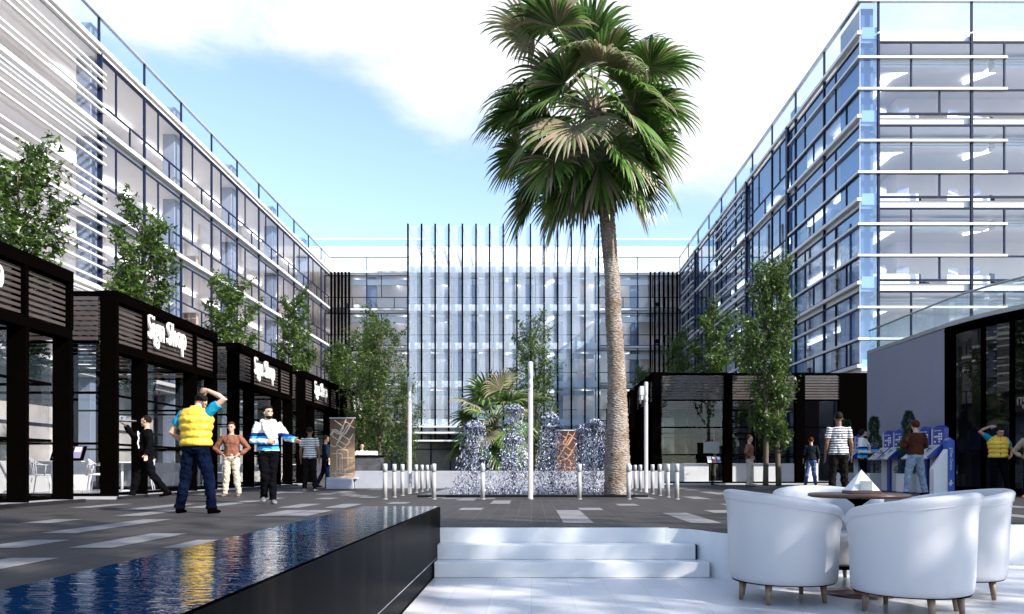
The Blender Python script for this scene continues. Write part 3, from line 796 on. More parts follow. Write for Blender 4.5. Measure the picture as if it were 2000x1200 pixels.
def palmtrunk_mat():
    m, nt, out = newmat('palm_trunk')
    b = principled(nt, (.35,.28,.21), .85, 0, .2)
    tc = N(nt, 'ShaderNodeTexCoord'); mp = N(nt, 'ShaderNodeMapping'); mp.inputs['Scale'].default_value = (1,1,3.0); L(nt, tc.outputs['Object'], mp.inputs[0])
    vo = N(nt, 'ShaderNodeTexVoronoi', Scale=13.0); L(nt, mp.outputs[0], vo.inputs['Vector'])
    nz = N(nt, 'ShaderNodeTexNoise', Scale=3.0, Detail=6.0); L(nt, tc.outputs['Object'], nz.inputs['Vector'])
    cr = N(nt, 'ShaderNodeValToRGB'); cr.color_ramp.elements[0].position=.05; cr.color_ramp.elements[0].color=(.40,.345,.30,1); cr.color_ramp.elements[1].position=.75; cr.color_ramp.elements[1].color=(.17,.14,.118,1)
    L(nt, vo.outputs['Distance'], cr.inputs[0])
    c2 = N(nt, 'ShaderNodeValToRGB'); c2.color_ramp.elements[0].position=.32; c2.color_ramp.elements[0].color=(.66,.52,.40,1); c2.color_ramp.elements[1].position=.6; c2.color_ramp.elements[1].color=(1.1,1.1,1.1,1)
    L(nt, nz.outputs['Fac'], c2.inputs[0])
    mx = N(nt, 'ShaderNodeMix', data_type='RGBA', blend_type='MULTIPLY'); mx.inputs['Factor'].default_value=1; L(nt, cr.outputs[0], mx.inputs[6]); L(nt, c2.outputs[0], mx.inputs[7])
    L(nt, mx.outputs[2], b.inputs['Base Color'])
    bp = N(nt, 'ShaderNodeBump', Strength=.8, Distance=.03); bp.invert = True; L(nt, vo.outputs['Distance'], bp.inputs['Height']); L(nt, bp.outputs[0], b.inputs['Normal'])
    L(nt, b.outputs[0], out.inputs[0]); return m
M_palmtrunk = palmtrunk_mat()
def zz_at(y, s): return CZ+(914-y)/s
# main palm, standing in the corner of the fountain basin; trunk outline follows the photograph
PD = 17.75; PS = FPX/PD
tp = [(1206,972),(1206,900),(1206,800),(1203,700),(1198,620),(1196,550),(1190,480),(1184,400),(1178,310),(1160,200)]
tw = [54,48,40,34,32,30,30,30,33,36]
px0 = (1206-1038)/PS
palm('fan_palm', 'tall fan palm with thick tan trunk and big shaggy green crown beside the fountain', (px0, PD, 0),
     [((x-1206)/PS, .03*math.sin(i), max(0.0, zz_at(y, PS)) if i else 0.0) for i,(x,y) in enumerate(tp)],
     [w/2/PS for w in tw], 52, 1.68, 1.38, 23, elevs=(-1.25,1.12), pale=.2, azs=(-.35,1.0))
PD2 = 25.6; PS2 = FPX/PD2
palm('fan_palm', 'short fan palm with pale drooping fronds behind the fountain', ((965-1038)/PS2, PD2, 0),
     [(0,0,0),(0.02,0,.7),(-.03,0,1.5),(0,0,2.3)], [.16,.13,.12,.14], 32, 1.05, .95, 5, elevs=(-.8,1.25), pale=.3, boots=.6, dr_=(.55,.4), kk_=14)

def tree_meshes(seed, H, cb, rad, nb=15, leaves=5200, ls=.075, spread=.30, stems=1):
    """upright street tree: trunk mesh (trunk, limbs) and crown mesh (leaves); crown starts at height cb"""
    rng = random.Random(seed); w_ = MB(); c_ = MB()
    twigs = []
    for st in range(stems):
        ox = (st-(stems-1)/2)*.5
        tr = [(ox,0,0),(ox+rng.uniform(-.05,.05),rng.uniform(-.05,.05),H*.3),(ox*1.1+rng.uniform(-.1,.1),rng.uniform(-.1,.1),H*.6),(ox*1.1+rng.uniform(-.15,.15),rng.uniform(-.15,.15),H*.93)]
        tp_ = catmull3(tr, 6); rr_ = [max(.012, .018*H*.72*(1-i/len(tp_))**.9) for i in range(len(tp_))]
        w_.tube(tp_, rr_, 8)
        for k in range(nb):
            u = cb/H*.9+(.93-cb/H)*((k+.3)/nb)*.95; i = min(len(tp_)-1, int(u*len(tp_)/.93)); p = tp_[i].copy()
            az = k*2.4+rng.uniform(-.5,.5)
            prof = math.sin(PI*min(1,max(0.12,(u-cb/H*.8)/(1-cb/H*.8)))**.75)      # crown is widest low down
            ln = rad*(.55+.65*prof)*rng.uniform(.8,1.25)*1.35
            out_ = Vector((math.cos(az), math.sin(az), 0)); pts = [p.copy()]; d = (out_*.75+Vector((0,0,.75))).normalized()
            for q in range(6):
                d = (d+Vector((0,0,.22))+Vector((rng.uniform(-.12,.12),rng.uniform(-.12,.12),0))).normalized(); p = p+d*ln/6; pts.append(p.copy())
            w_.tube(pts, [max(.006,.028*(1-q/6.5)) for q in range(7)], 5)
            twigs.append(pts)
            for q in range(2,7):
                for _ in range(2):
                    a2 = rng.uniform(0,2*PI); d2 = Vector((math.cos(a2)*.75,math.sin(a2)*.75,rng.uniform(.35,1.1))).normalized()
                    l2 = ln*rng.uniform(.16,.36); e = pts[q]+d2*l2; e2 = e+Vector((0,0,1))*l2*.35
                    w_.tube([pts[q],e,e2],[.010,.006,.004],3,cap=False); twigs.append([pts[q],e,e2])
    tot = sum(sum((a[i+1]-a[i]).length for i in range(len(a)-1)) for a in twigs)
    for a in twigs:
        for i in range(len(a)-1):
            seg = a[i+1]-a[i]; n = max(1,int(leaves*seg.length/tot*(.35 if (len(a) > 4 and i < 1) else 1.1)))
            for _ in range(n):
                t = rng.random(); p = a[i]+seg*t+Vector((rng.gauss(0,1),rng.gauss(0,1),rng.gauss(0,.8)))*.085
                s = ls*rng.uniform(.6,1.3); x = Vector((rng.gauss(0,1),rng.gauss(0,1),rng.gauss(0,.6))).normalized(); y = x.orthogonal().normalized()
                y = Matrix.Rotation(rng.uniform(0,6.28),3,x) @ y
                c_.add([p-y*s*.15, p+x*s*.45-y*s*.5+Vector((0,0,-.1*s)), p+y*s*.8, p-x*s*.45-y*s*.5+Vector((0,0,-.1*s))], [(0,1,2),(0,2,3)])
    return w_.mesh('trunk', M_bark), c_.mesh('crown', M_leaf)
def tree(loc, rz, label, meshes, scale=1.0, group=None):
    t = thing('street_tree', label, 'tree', loc, rz, group)
    link('trunk', meshes[0], t); link('crown', meshes[1], t)
    t.scale = (scale,)*3 if not hasattr(scale,'__len__') else scale
    return t
TA = tree_meshes(1, 9.6, 3.2, .92, 22, 6200, .125)
TA2 = tree_meshes(14, 9.4, 3.0, 1.0, 18, 5200, .13)
TB = tree_meshes(2, 8.2, 1.5, .80, 22, 10500, .105, stems=2)
TC = tree_meshes(3, 6.6, 0.7, .95, 20, 6500, .085)
g1 = 'slim leafy trees behind the left shops'
tree((-12.9,19.3,0), 0, 'slim tree rising behind the nearest left shop at the frame edge', TA, (1.15,1.15,.90), g1)
tree((-13.4,26.5,0), 1.1, 'tall bright tree rising behind the shop next to the waiter', TA2, (1.4,1.4,1.03), g1)
tree((-13.3,34.0,0), 2.3, 'slim tree rising behind the shop of the bearded man', TA, (1.3,1.3,.94), g1)
tree((-13.3,43.0,0), 3.6, 'slim pointed tree rising behind the fourth shop from the left', TA2, (1.35,1.35,1.12), g1)
tree((-13.1,52.0,0), 4.4, 'lower tree rising behind the farthest left shop by the corner blades', TA, (1.3,1.3,.92), g1)
g2 = 'leafy trees in front of the far building'
tree((-7.5,34.5,0), .4, 'bushy tree just right of the brown banner', TC, (1.25,1.25,1.05), g2)
tree((-6.3,31.8,0), 1.9, 'tall bushy tree leafy to the ground behind the left tall pole', TC, (1.3,1.3,1.04), g2)
tree((-4.9,30.0,0), 3.1, 'small thin tree between left tall pole and the short palm', TC, (.8,.8,.62), g2)
tree((.15,29.3,0), 4.0, 'bushy tree right behind the middle fountain jets and the middle pole', TC, (1.15,1.15,.93), g2)
tree((-9.6,44.0,0), 4.9, 'dark tree standing in the left corner under the black blades', TC, (1.6,1.6,1.25), g2)
g3 = 'leafy trees around the right shops'
tree((8.9,28.4,0), 0.2, 'bright two-stemmed tree standing in front of the wide right shop', TB, (1.05,1.05,1.02), g3)
tree((8.5,36.0,0), 1.4, 'dark tree rising behind the wide right shop roof', TA2, (1.2,1.2,.88), g3)
tree((10.2,36.2,0), 2.9, 'loose dark tree just right of the one behind the wide right shop roof', TA, .80, g3)
tree((8.1,42.6,0), 5.1, 'farther dark tree above the right shop roofs by the corner blades', TA, .84, g3)
tree((7.2,49.6,0), 2.2, 'low sprouting tree above the black right shop roof beside the palm trunk', TA, .74, g3)
# tall trees that stand behind the photographer and shade the terrace
TSD = tree_meshes(19, 13.0, 4.5, 2.7, 24, 5600, .28)
TS = tree_meshes(9, 13.0, 4.5, 2.6, 24, 1900, .27)
g4 = 'tall trees behind the viewer shading the terrace'
for (x, y, s, r) in SHADE_TREES:
    tree((x,y,LOW if x < 12 else 0), r, 'tall shade tree standing behind the viewer beyond the terrace', TSD if s > 1.2 else TS, s, g4)

# potted conifers
def conifer(loc, seed, label):
    rng = random.Random(seed)
    t = thing('potted_conifer', label, 'potted plant', loc, 0, 'potted conifers along the kiosks')
    b = MB(); b.box(-.24,.24,-.24,.24,0,.50,0,.012); b.box(-.20,.20,-.20,.20,.49,.505,1); b.build('planter', [M_white, M_earth], t)
    b = MB(); b.tube([(0,0,.45),(0,0,1.9)],[.03,.01],6); b.build('stem', M_bark, t)
    c = MB()
    for _ in range(2600):
        u = rng.random()**.8; z = .52+1.68*u; r = (.30*(1-u)**.6*(.75+.35*math.sin(z*9+seed))+.03)*rng.uniform(.55,1.1); a = rng.uniform(0,2*PI)
        p = Vector((math.cos(a)*r, math.sin(a)*r, z)); x = Vector((math.cos(a+rng.uniform(-.7,.7)),math.sin(a+rng.uniform(-.7,.7)),rng.uniform(-.2,.9))).normalized()
        y = x.orthogonal().normalized(); s = .045*rng.uniform(.7,1.4)
        c.add([p-y*s*.4, p+x*s*1.5, p+y*s*.4], [(0,1,2)])
    c.build('foliage', M_conif, t); return t
conifer((10.25,25.0,0), 1, 'farthest potted conifer in a white box beside the striped shirt man')
conifer((10.35,23.2,0), 2, 'potted conifer behind the man in the blue and white sweater')
conifer((10.27,20.9,0), 3, 'potted conifer in white box beside the man in the brown sweater')
# ------------------------------------------------------------------ fountain
M_drop = mat('water_drops', (.36,.39,.54), .15, metal=.4, var=.25, scale=30)
M_drop2 = mat('water_drops_painted_glint', (.85,.88,.95), .2, metal=.1, var=0)  # pale share of the drops: white highlights put into the colour
M_drop3 = mat('water_drops_dark', (.03,.035,.06), .1, metal=.3, var=0)  # dark share of the drops: dark reflections put into the colour
for m_d in (M_drop, M_drop2, M_drop3):      # drops let part of the light through
    nt_ = m_d.node_tree; o_ = [n for n in nt_.nodes if n.type == 'OUTPUT_MATERIAL'][0]; s_ = o_.inputs[0].links[0].from_socket
    t_ = N(nt_, 'ShaderNodeBsdfTransparent'); x_ = N(nt_, 'ShaderNodeMixShader'); x_.inputs[0].default_value = .32
    L(nt_, s_, x_.inputs[1]); L(nt_, t_.outputs[0], x_.inputs[2]); L(nt_, x_.outputs[0], o_.inputs[0])
M_basin = mat('black_basin_stone', (.004,.004,.005), .35, var=.2, spec=.2)
bt = thing('fountain_basin', 'low flat black square fountain basin among the bollards', 'fountain basin', (0,20.3,0))
b = MB(); b.box(-2.55,2.6,17.15,23.6,.002,.05); b.build('rim', M_basin, bt, True)
M_bw = mat('basin_water', (.006,.008,.014), .06, var=.3, scale=9, bump=.6, bscale=9)
b = MB(); b.add([(-2.4,17.3,.056),(2.45,17.3,.056),(2.45,23.45,.056),(-2.4,23.45,.056)],[(0,1,2,3)]); b.build('water', M_bw, bt, True)
def jet(px, ytop, D, r, n, label, seed):
    s = FPX/D; X = (px-1038)/s; h = zz_at(ytop, s)
    rng = random.Random(seed); b = MB()
    for i in range(int(n*1.25)):
        k = rng.random()
        if k < .30:    # rising core
            t = rng.random(); z = h*(1-(1-t)**2); rho = abs(rng.gauss(0,.045))+.05*t
            a = rng.uniform(0,2*PI)
        elif k < .50:  # domed head
            a = rng.uniform(0,2*PI); q = math.sqrt(rng.random())*.26; z = h-.9*q*q*2.2-abs(rng.gauss(0,.04)); rho = q
        elif k < .96:  # falling curtain
            a = rng.uniform(0,2*PI); v = rng.uniform(.18,1.0)**.8; t = math.sqrt(rng.random()); z = h*(1-t*t)-.03; rho = .10+v*r*t
        else:          # splash
            a = rng.uniform(0,2*PI); rho = r*rng.uniform(.3,1.6); z = .05+abs(rng.gauss(0,.10))
        z = max(.06, z); p = Vector((math.cos(a)*rho, math.sin(a)*rho, z))
        sz = rng.choice([.008,.010,.013,.018])*rng.uniform(.8,1.3); st = rng.uniform(1,2.2)
        q = Vector((rng.uniform(-.5,.5), rng.uniform(-.5,.5), 1)).normalized()*sz*st; x = q.orthogonal().normalized()*sz; y = q.cross(x).normalized()*sz
        mi = rng.choices([0,1,2],[.46,.20,.34])[0]
        b.add([p-q,p+x,p+y,p-x,p-y,p+q], [(0,2,1),(0,3,2),(0,4,3),(0,1,4),(5,1,2),(5,2,3),(5,3,4),(5,4,1)], mi, True)
    o = link('fountain_jet', b.mesh('fountain_jet', [M_drop, M_drop2, M_drop3])); o.location = (X, D, 0)
    return tag(o, label, 'fountain jet', 'jets of the square fountain')
jet(927,823,18.4,.50,3400,'leftmost fountain jet, wide and of middle height',1)
jet(1006,790,21.6,.52,3000,'tallest fountain jet, at the back left of the middle pole',2)
jet(1003,848,18.4,.36,2400,'shortest fountain jet, in front of the tallest one',3)
jet(1074,806,21.4,.38,2300,'back jet just right of the middle pole',4)
jet(1079,823,18.6,.44,3000,'front jet just right of the middle pole',5)
jet(1141,831,20.9,.42,2200,'jet behind and left of the rightmost one',6)
jet(1161,820,18.5,.44,3000,'rightmost fountain jet, next to the palm trunk',7)

# ------------------------------------------------------------------ bollards and tall poles
M_boll = mat('pale_grey_post', (.33,.315,.31), .45, var=.06, scale=5)
M_bhead = mat('white_post_head', (.5,.5,.5), .3, var=.02)
def bollard():
    t = thing('bollard', '', 'bollard')
    b = MB(); b.lathe([(.046,0),(.046,.57)], 16); b.lathe([(.058,0),(.058,.012),(.047,.014)], 16); b.build('post', M_boll, t)
    b = MB(); b.lathe([(.049,.575),(.049,.725),(.046,.74),(.0,.745)], 16); h = b.build('light_head', M_bhead, t)
    b = MB(); b.lathe([(.047,.569),(.047,.576)], 16); b.build('ring', M_navy, h)
    return t
B0 = bollard(); first = True
def put_boll(x, y, lab):
    global first
    if first: B0.location = (x,y,0); B0['label'] = lab; B0['group'] = 'round white-topped bollards around the fountain'; first = False; return B0
    return copy_tree(B0, (x,y,0), 0, lab, 'round white-topped bollards around the fountain')
for x, lab in ((-2.04,'front row bollard nearest the pool corner'),(-1.02,'front row bollard in front of the leftmost jet'),(1.0,'front row bollard in front of the rightmost jets'),(2.03,'front row bollard just in front of the palm trunk')):
    put_boll(x, 16.05, lab)
for k in range(8):
    if k != 3: put_boll(-3.06, 16.05+1.08*k, '%s bollard counted from the front in the row left of the fountain' % ORD[k if k < 3 else k-1])
    if k != 4: put_boll(3.04, 16.05+1.08*k, '%s bollard counted from the front in the row right of the fountain' % ORD[k if k < 4 else k-1])
def pole(loc, lab, H=2.9, box=False):
    t = thing('light_pole', lab, 'light pole', loc, 0, 'tall round poles around the fountain')
    b = MB(); b.lathe([(.06,0),(.06,.02),(.052,.022),(.052,H-.62)], 16); b.build('post', M_boll, t)
    b = MB(); b.lathe([(.052,H-.619),(.052,H-.6),(.045,H-.59),(.045,H-.52),(.052,H-.51),(.052,H-.42),(.045,H-.41),(.045,H-.34),(.052,H-.33),(.052,H-.02),(.03,H),(0,H)], 16); b.build('light_head', M_bhead, t)
    if box:
        b = MB(); b.box(-.17,-.06,-.05,.05,H-.36,H-.12,0,.01); b.box(-.14,-.08,-.04,.04,H-.48,H-.36); b.build('bracket_device', M_bhead, t)  # small unlit device fixed to the post, its purpose unclear
    return t
pole((-.02,16.05,0), 'middle tall pole in the front row, standing before the jets', 2.88)
pole((-3.06,19.3,0), 'left tall pole in the bollard row beside the pool', 2.95)
pole((3.04,20.37,0), 'right tall pole with a small box device near the palm', 2.94, True)

# ------------------------------------------------------------------ reflecting pool
def granite():
    m, nt, out = newmat('black_granite')
    b = principled(nt, (.01,.01,.01), .35, 0, .01)
    tc = N(nt, 'ShaderNodeTexCoord'); mp = N(nt, 'ShaderNodeMapping'); mp.inputs['Scale'].default_value = (2.2,2.2,.35); L(nt, tc.outputs['Object'], mp.inputs[0])
    nz = N(nt, 'ShaderNodeTexNoise', Scale=1.6, Detail=8.0, Roughness=.6); L(nt, mp.outputs[0], nz.inputs['Vector'])
    cr = N(nt, 'ShaderNodeValToRGB'); cr.color_ramp.elements[0].position=.48; cr.color_ramp.elements[0].color=(.0015,.0015,.002,1); cr.color_ramp.elements[1].position=.72; cr.color_ramp.elements[1].color=(.020,.016,.012,1)
    L(nt, nz.outputs['Fac'], cr.inputs[0]); L(nt, cr.outputs[0], b.inputs['Base Color'])
    L(nt, b.outputs[0], out.inputs[0]); return m
def water():
    m, nt, out = newmat('pool_water')
    b = principled(nt, (.006,.040,.105), .02, 0, .5); b.inputs['IOR'].default_value = 1.33
    tc = N(nt, 'ShaderNodeTexCoord')
    mp = N(nt, 'ShaderNodeMapping'); mp.inputs['Scale'].default_value = (1.0,2.4,1); mp.inputs['Rotation'].default_value = (0,0,R(12)); L(nt, tc.outputs['Object'], mp.inputs[0])
    n1 = N(nt, 'ShaderNodeTexNoise', Scale=5.0, Detail=3.0, Distortion=.8); L(nt, mp.outputs[0], n1.inputs['Vector'])
    n2 = N(nt, 'ShaderNodeTexNoise', Scale=14.0, Detail=2.0, Distortion=.4); L(nt, mp.outputs[0], n2.inputs['Vector'])
    ad = N(nt, 'ShaderNodeMath', operation='MULTIPLY_ADD'); ad.inputs[1].default_value = .35; L(nt, n2.outputs['Fac'], ad.inputs[0]); L(nt, n1.outputs['Fac'], ad.inputs[2])
    bp = N(nt, 'ShaderNodeBump', Strength=.30, Distance=.010); L(nt, ad.outputs[0], bp.inputs['Height']); L(nt, bp.outputs[0], b.inputs['Normal'])
    L(nt, b.outputs[0], out.inputs[0]); return m
M_gran = granite()
pl = thing('reflecting_pool', 'long raised black stone pool full of rippled deep blue water', 'pool', (-1.42,2,LOW))
b = MB(); b.box(-1.84,-1.0,-8,8.43,-.29,.230); b.build('wall', M_gran, pl, True)
b = MB(); b.box(-1.83,-1.012,-8,8.42,LOW,-.302); b.build('base_course', M_gran, pl, True)
b = MB(); b.box(-1.82,-1.004,-8,8.418,-.3019,-.2901); b.build('groove_strip', M_rail, pl, True)
b = MB(); b.add([(-1.832,-8,.238),(-1.012,-8,.238),(-1.012,8.42,.238),(-1.832,8.42,.238)],[(0,1,2,3)]); b.build('water', water(), pl, True)

# ------------------------------------------------------------------ armchairs, table
M_leather = mat('white_leather', (.47,.47,.49), .34, var=.035, scale=1.6, bump=.12, bscale=6, spec=.45)
M_piping = mat('grey_piping', (.45,.46,.52), .5)
M_leg = mat('brown_wood_leg', (.23,.15,.10), .4, var=.25, scale=12)
M_wood = mat('dark_walnut', (.10,.045,.028), .35, var=.3, scale=8, stretch=(1,8,1))
def armchair(loc, rz, label):
    t = thing('tub_armchair', label, 'armchair', loc, rz, 'white tub armchairs around the terrace table')
    H = .95; nphi = 56; ph0 = R(138)
    rr = []
    for i in range(nphi+1):
        u = -1+2*i/nphi; ph = u*ph0
        top = H-.14*abs(u)**1.6-(.05*max(0,(abs(u)-.9)/.1)**2)
        # profile: (radius, z) round the thickness of the shell
        pr = [(.435,.17),(.452,.20),(.462,.40),(.468,.60),(.476,top-.14),(.492,top-.085),(.508,top-.045),(.506,top-.018),(.486,top-.004),(.455,top),(.42,top-.008),(.398,top-.035),(.388,top-.09),(.382,.55),(.378,.30),(.38,.17)]
        shr = 1.0
        ring = []
        for (r, z) in pr:
            rx = r*1.03; ry = r*.99
            ring.append((math.sin(ph)*rx*shr, -math.cos(ph)*ry*shr, z))
        rr.append(ring)
    # rounded arm fronts
    def squeeze(ring, f, push, sgn):
        c = Vector((sum(p[0] for p in ring)/len(ring), sum(p[1] for p in ring)/len(ring), 0))
        ph = sgn*ph0; tang = Vector((math.cos(ph), math.sin(ph), 0))*sgn
        zt = max(p[2] for p in ring)
        return [tuple(Vector((c.x+(p[0]-c.x)*f, c.y+(p[1]-c.y)*f, p[2]-(zt-.17)*0.0-(.02*(1-f) if p[2] > .5 else 0)))[:3][j]+tang[j]*push if j < 2 else p[2]-(.035*(1-f) if p[2] > .5 else 0) for j in range(3)) for p in ring]
    rr = [squeeze(rr[0], .25, .045, -1), squeeze(rr[0], .75, .032, -1)]+rr+[squeeze(rr[-1], .75, .032, 1), squeeze(rr[-1], .25, .045, 1)]
    b = MB(); b.rings(rr); sh = b.build('shell', M_leather, t)
    sh.modifiers.new('sub', 'SUBSURF').levels = 1; sh.modifiers['sub'].render_levels = 1
    b = MB()
    for i in range(2, len(rr)-2-1):
        pass
    pp = [Vector(r[5]) for r in rr[2:-2]]
    b.tube([p*1.0+Vector((p.x,p.y,0)).normalized()*.002 for p in pp], .0045, 5); b.build('seam', M_piping, sh)
    b = MB(); b.lathe([(.0,.19),(.36,.19),(.378,.22),(.378,.42),(.365,.47),(.32,.495),(.15,.505),(0,.507)], 40); b.build('seat', M_leather, t)
    b = MB(); b.lathe([(.0,.165),(.425,.165),(.43,.172),(.425,.18),(0,.18)], 40); b.build('underside', M_black, t)
    for (a, r_) in ((-140,.33),(140,.33),(-48,.36),(48,.36),(0,.36)):
        x, y = math.sin(R(a))*r_, -math.cos(R(a))*r_
        lg = MB(); lg.tube([(x*1.05,y*1.05,0),(x,y,.168)],[.017,.031],12); lg.build('leg', M_leg, t)
    return t
def face(cx, cy, tx, ty):      # local +y towards the target
    return math.atan2(ty-cy, tx-cx)-PI/2
armchair((2.17,6.62,LOW), face(2.17,6.62,3.0,6.70), 'left white tub armchair with a sharp shadow on its back')
armchair((2.97,6.03,LOW), face(2.97,6.03,2.3,6.70), 'front white tub armchair, nearest to the viewer')
armchair((3.73,6.86,LOW), face(3.73,6.86,3.0,6.95), 'right white tub armchair behind the front one')
armchair((2.95,7.66,LOW), face(2.95,7.66,2.95,6.8), 'back white tub armchair, mostly hidden behind the left one')
tb = thing('round_table', 'round dark walnut table between the white armchairs', 'table', (2.93,6.88,LOW))
b = MB(); b.lathe([(0,.865),(.40,.865),(.43,.875),(.43,.893),(.42,.9),(0,.9)], 48); b.build('top', M_wood, tb)
b = MB(); b.lathe([(.045,.03),(.035,.2),(.035,.80),(.12,.864)], 20); b.build('stem', M_black, tb)
b = MB(); b.lathe([(0,0),(.30,0),(.30,.014),(.06,.035),(0,.035)], 40); b.build('base', M_wood, tb)
py = thing('pyramid_ornament', 'white pyramid ornament with grey square front on a wooden base, on the round table', 'table ornament', (2.93,6.82,LOW+.9))  # unlit ornament, gives no light
b = MB(); b.box(-.135,.135,-.10,.10,.001,.030,0,.004); b.build('base', M_wood, py)
b = MB(); b.add([(-.125,-.09,.031),(.125,-.09,.031),(.125,.09,.031),(-.125,.09,.031),(0,0,.215)], [(0,1,4),(1,2,4),(2,3,4),(3,0,4),(0,3,2,1)]); b.build('pyramid', M_white, py)
b = MB(); b.box(-.052,.052,-.099,-.085,.032,.115); b.build('front_plate', M_rail, py)

# ------------------------------------------------------------------ low wall, banners, counter
b = MB(); b.box(-5.6,4.2,24.3,24.75,0,.56,0,.01); tag(b.build('low_wall', mat('pale_grey_render',(.36,.36,.40),.5,var=.12,scale=1.5,bump=.1)), 'long low white wall behind the fountain jets', 'wall')
b = MB(); b.box(-6.42,-5.62,24.0,24.9,0,.30,0,.008); tag(b.build('plinth_block', mat('blue_grey_stone',(.42,.43,.5),.5,var=.1)), 'low grey block under the left brown banner', 'block')
def banner_mat(name, c0, c1):
    m, nt, out = newmat(name); b = principled(nt, c0, .5, 0, .4)
    tc = N(nt, 'ShaderNodeTexCoord'); sp_ = N(nt, 'ShaderNodeSeparateXYZ'); L(nt, tc.outputs['Object'], sp_.inputs[0])
    mr = N(nt, 'ShaderNodeMapRange'); mr.inputs['From Min'].default_value = 1.95; mr.inputs['From Max'].default_value = .3; L(nt, sp_.outputs[2], mr.inputs[0])
    cr = N(nt, 'ShaderNodeValToRGB'); cr.color_ramp.elements[0].color = (*c0,1); cr.color_ramp.elements[1].color = (*c1,1); L(nt, mr.outputs[0], cr.inputs[0])
    L(nt, cr.outputs[0], b.inputs['Base Color']); L(nt, b.outputs[0], out.inputs[0]); return m
def rrect(cx, cz, w, h, r, ang=0, n=6):
    pts = []
    for (sx, sz, a0) in ((1,1,0),(-1,1,90),(-1,-1,180),(1,-1,270)):
        for k in range(n+1):
            a = R(a0+90*k/n); pts.append(((w/2-r)*sx+r*math.cos(a), (h/2-r)*sz+r*math.sin(a)))
    pts.append(pts[0]); c, s = math.cos(R(ang)), math.sin(R(ang))
    return [(cx+x*c-z*s, cz+x*s+z*c) for x, z in pts]
def banner(loc, rz, label, mt, ml):
    t = thing('display_banner', label, 'banner', loc, rz, 'brown banners with looping line pattern')
    b = MB(); b.box(-.40,.40,-.006,.006,.04,1.92); b.build('cloth', mt, t)
    b = MB()
    def line(pts, w=.013):
        seg = []
        for i in range(len(pts)-1):
            (x0,z0),(x1,z1) = pts[i], pts[i+1]
            # keep to the cloth
            for q in range(6):
                xa, za = x0+(x1-x0)*q/6, z0+(z1-z0)*q/6; xb, zb = x0+(x1-x0)*(q+1)/6, z0+(z1-z0)*(q+1)/6
                if max(abs(xa),abs(xb)) > .395 or max(za,zb) > 1.9 or min(za,zb) < .06: continue
                d = Vector((xb-xa, zb-za)); 
                if d.length < 1e-5: continue
                nn = Vector((-d.y, d.x)).normalized()*w
                b.add([(xa-nn.x,-.009,za-nn.y),(xb-nn.x,-.009,zb-nn.y),(xb+nn.x,-.009,zb+nn.y),(xa+nn.x,-.009,za+nn.y)],[(0,1,2,3)])
    line(rrect(0.0,.62,.36,.62,.07)); line(rrect(-.06,.19,.30,.24,.06)); line(rrect(.20,.42,.55,.50,.07)); line(rrect(-.28,.50,.55,.62,.07))
    line(rrect(-.28,1.70,.62,.30,.07,-35)); line(rrect(.10,1.62,.20,.36,.05,-32)); line(rrect(-.05,1.30,.62,.20,.07,-33)); line(rrect(.12,1.34,.30,.75,.07,-32)); line(rrect(-.25,1.30,.34,.50,.07,-32))
    line([(.12,1.9),(-.2,1.05)]); line([(.36,1.9),(.02,1.35)])
    b.build('line_pattern', ml, t)
    b = MB(); b.box(-.42,.42,-.02,.02,1.92,1.95); b.build('top_bar', M_bhead, t)
    b = MB(); b.box(-.50,.50,-.10,.10,.0,.055,0,.01); b.build('foot', M_bhead, t)
    return t
banner((-5.98,24.3,.30), R(-4), 'left brown and tan banner beside the striped shirt man', banner_mat('banner_brown_tan',(.065,.030,.022),(.40,.27,.16)), mat('cream_line',(.70,.55,.42),.5,var=0))
banner((1.15,26.1,0.0), R(5), 'dark brown banner with thin orange lines seen behind the right jets', banner_mat('banner_dark_brown',(.030,.012,.008),(.13,.06,.03)), mat('copper_line',(.50,.26,.15),.5,var=0))
ct = thing('glass_counter', 'dark glass bar counter between the left banner and the bollards', 'counter', (-6.6,27.2,0))
b = MB(); b.box(-7.6,-5.3,26.9,27.6,0,1.05); b.build('body', mat('smoked_counter_glass',(.10,.10,.11),.12,var=.4,scale=3), ct, True)
b = MB(); b.box(-7.65,-5.25,26.85,27.65,1.052,1.10); b.build('top', M_black, ct, True)
b = MB(); b.box(-6.1,-5.5,27.0,27.5,1.101,1.25,0,.01); tag(b.build('counter_box', M_white), 'white box standing on the dark glass bar counter', 'box')

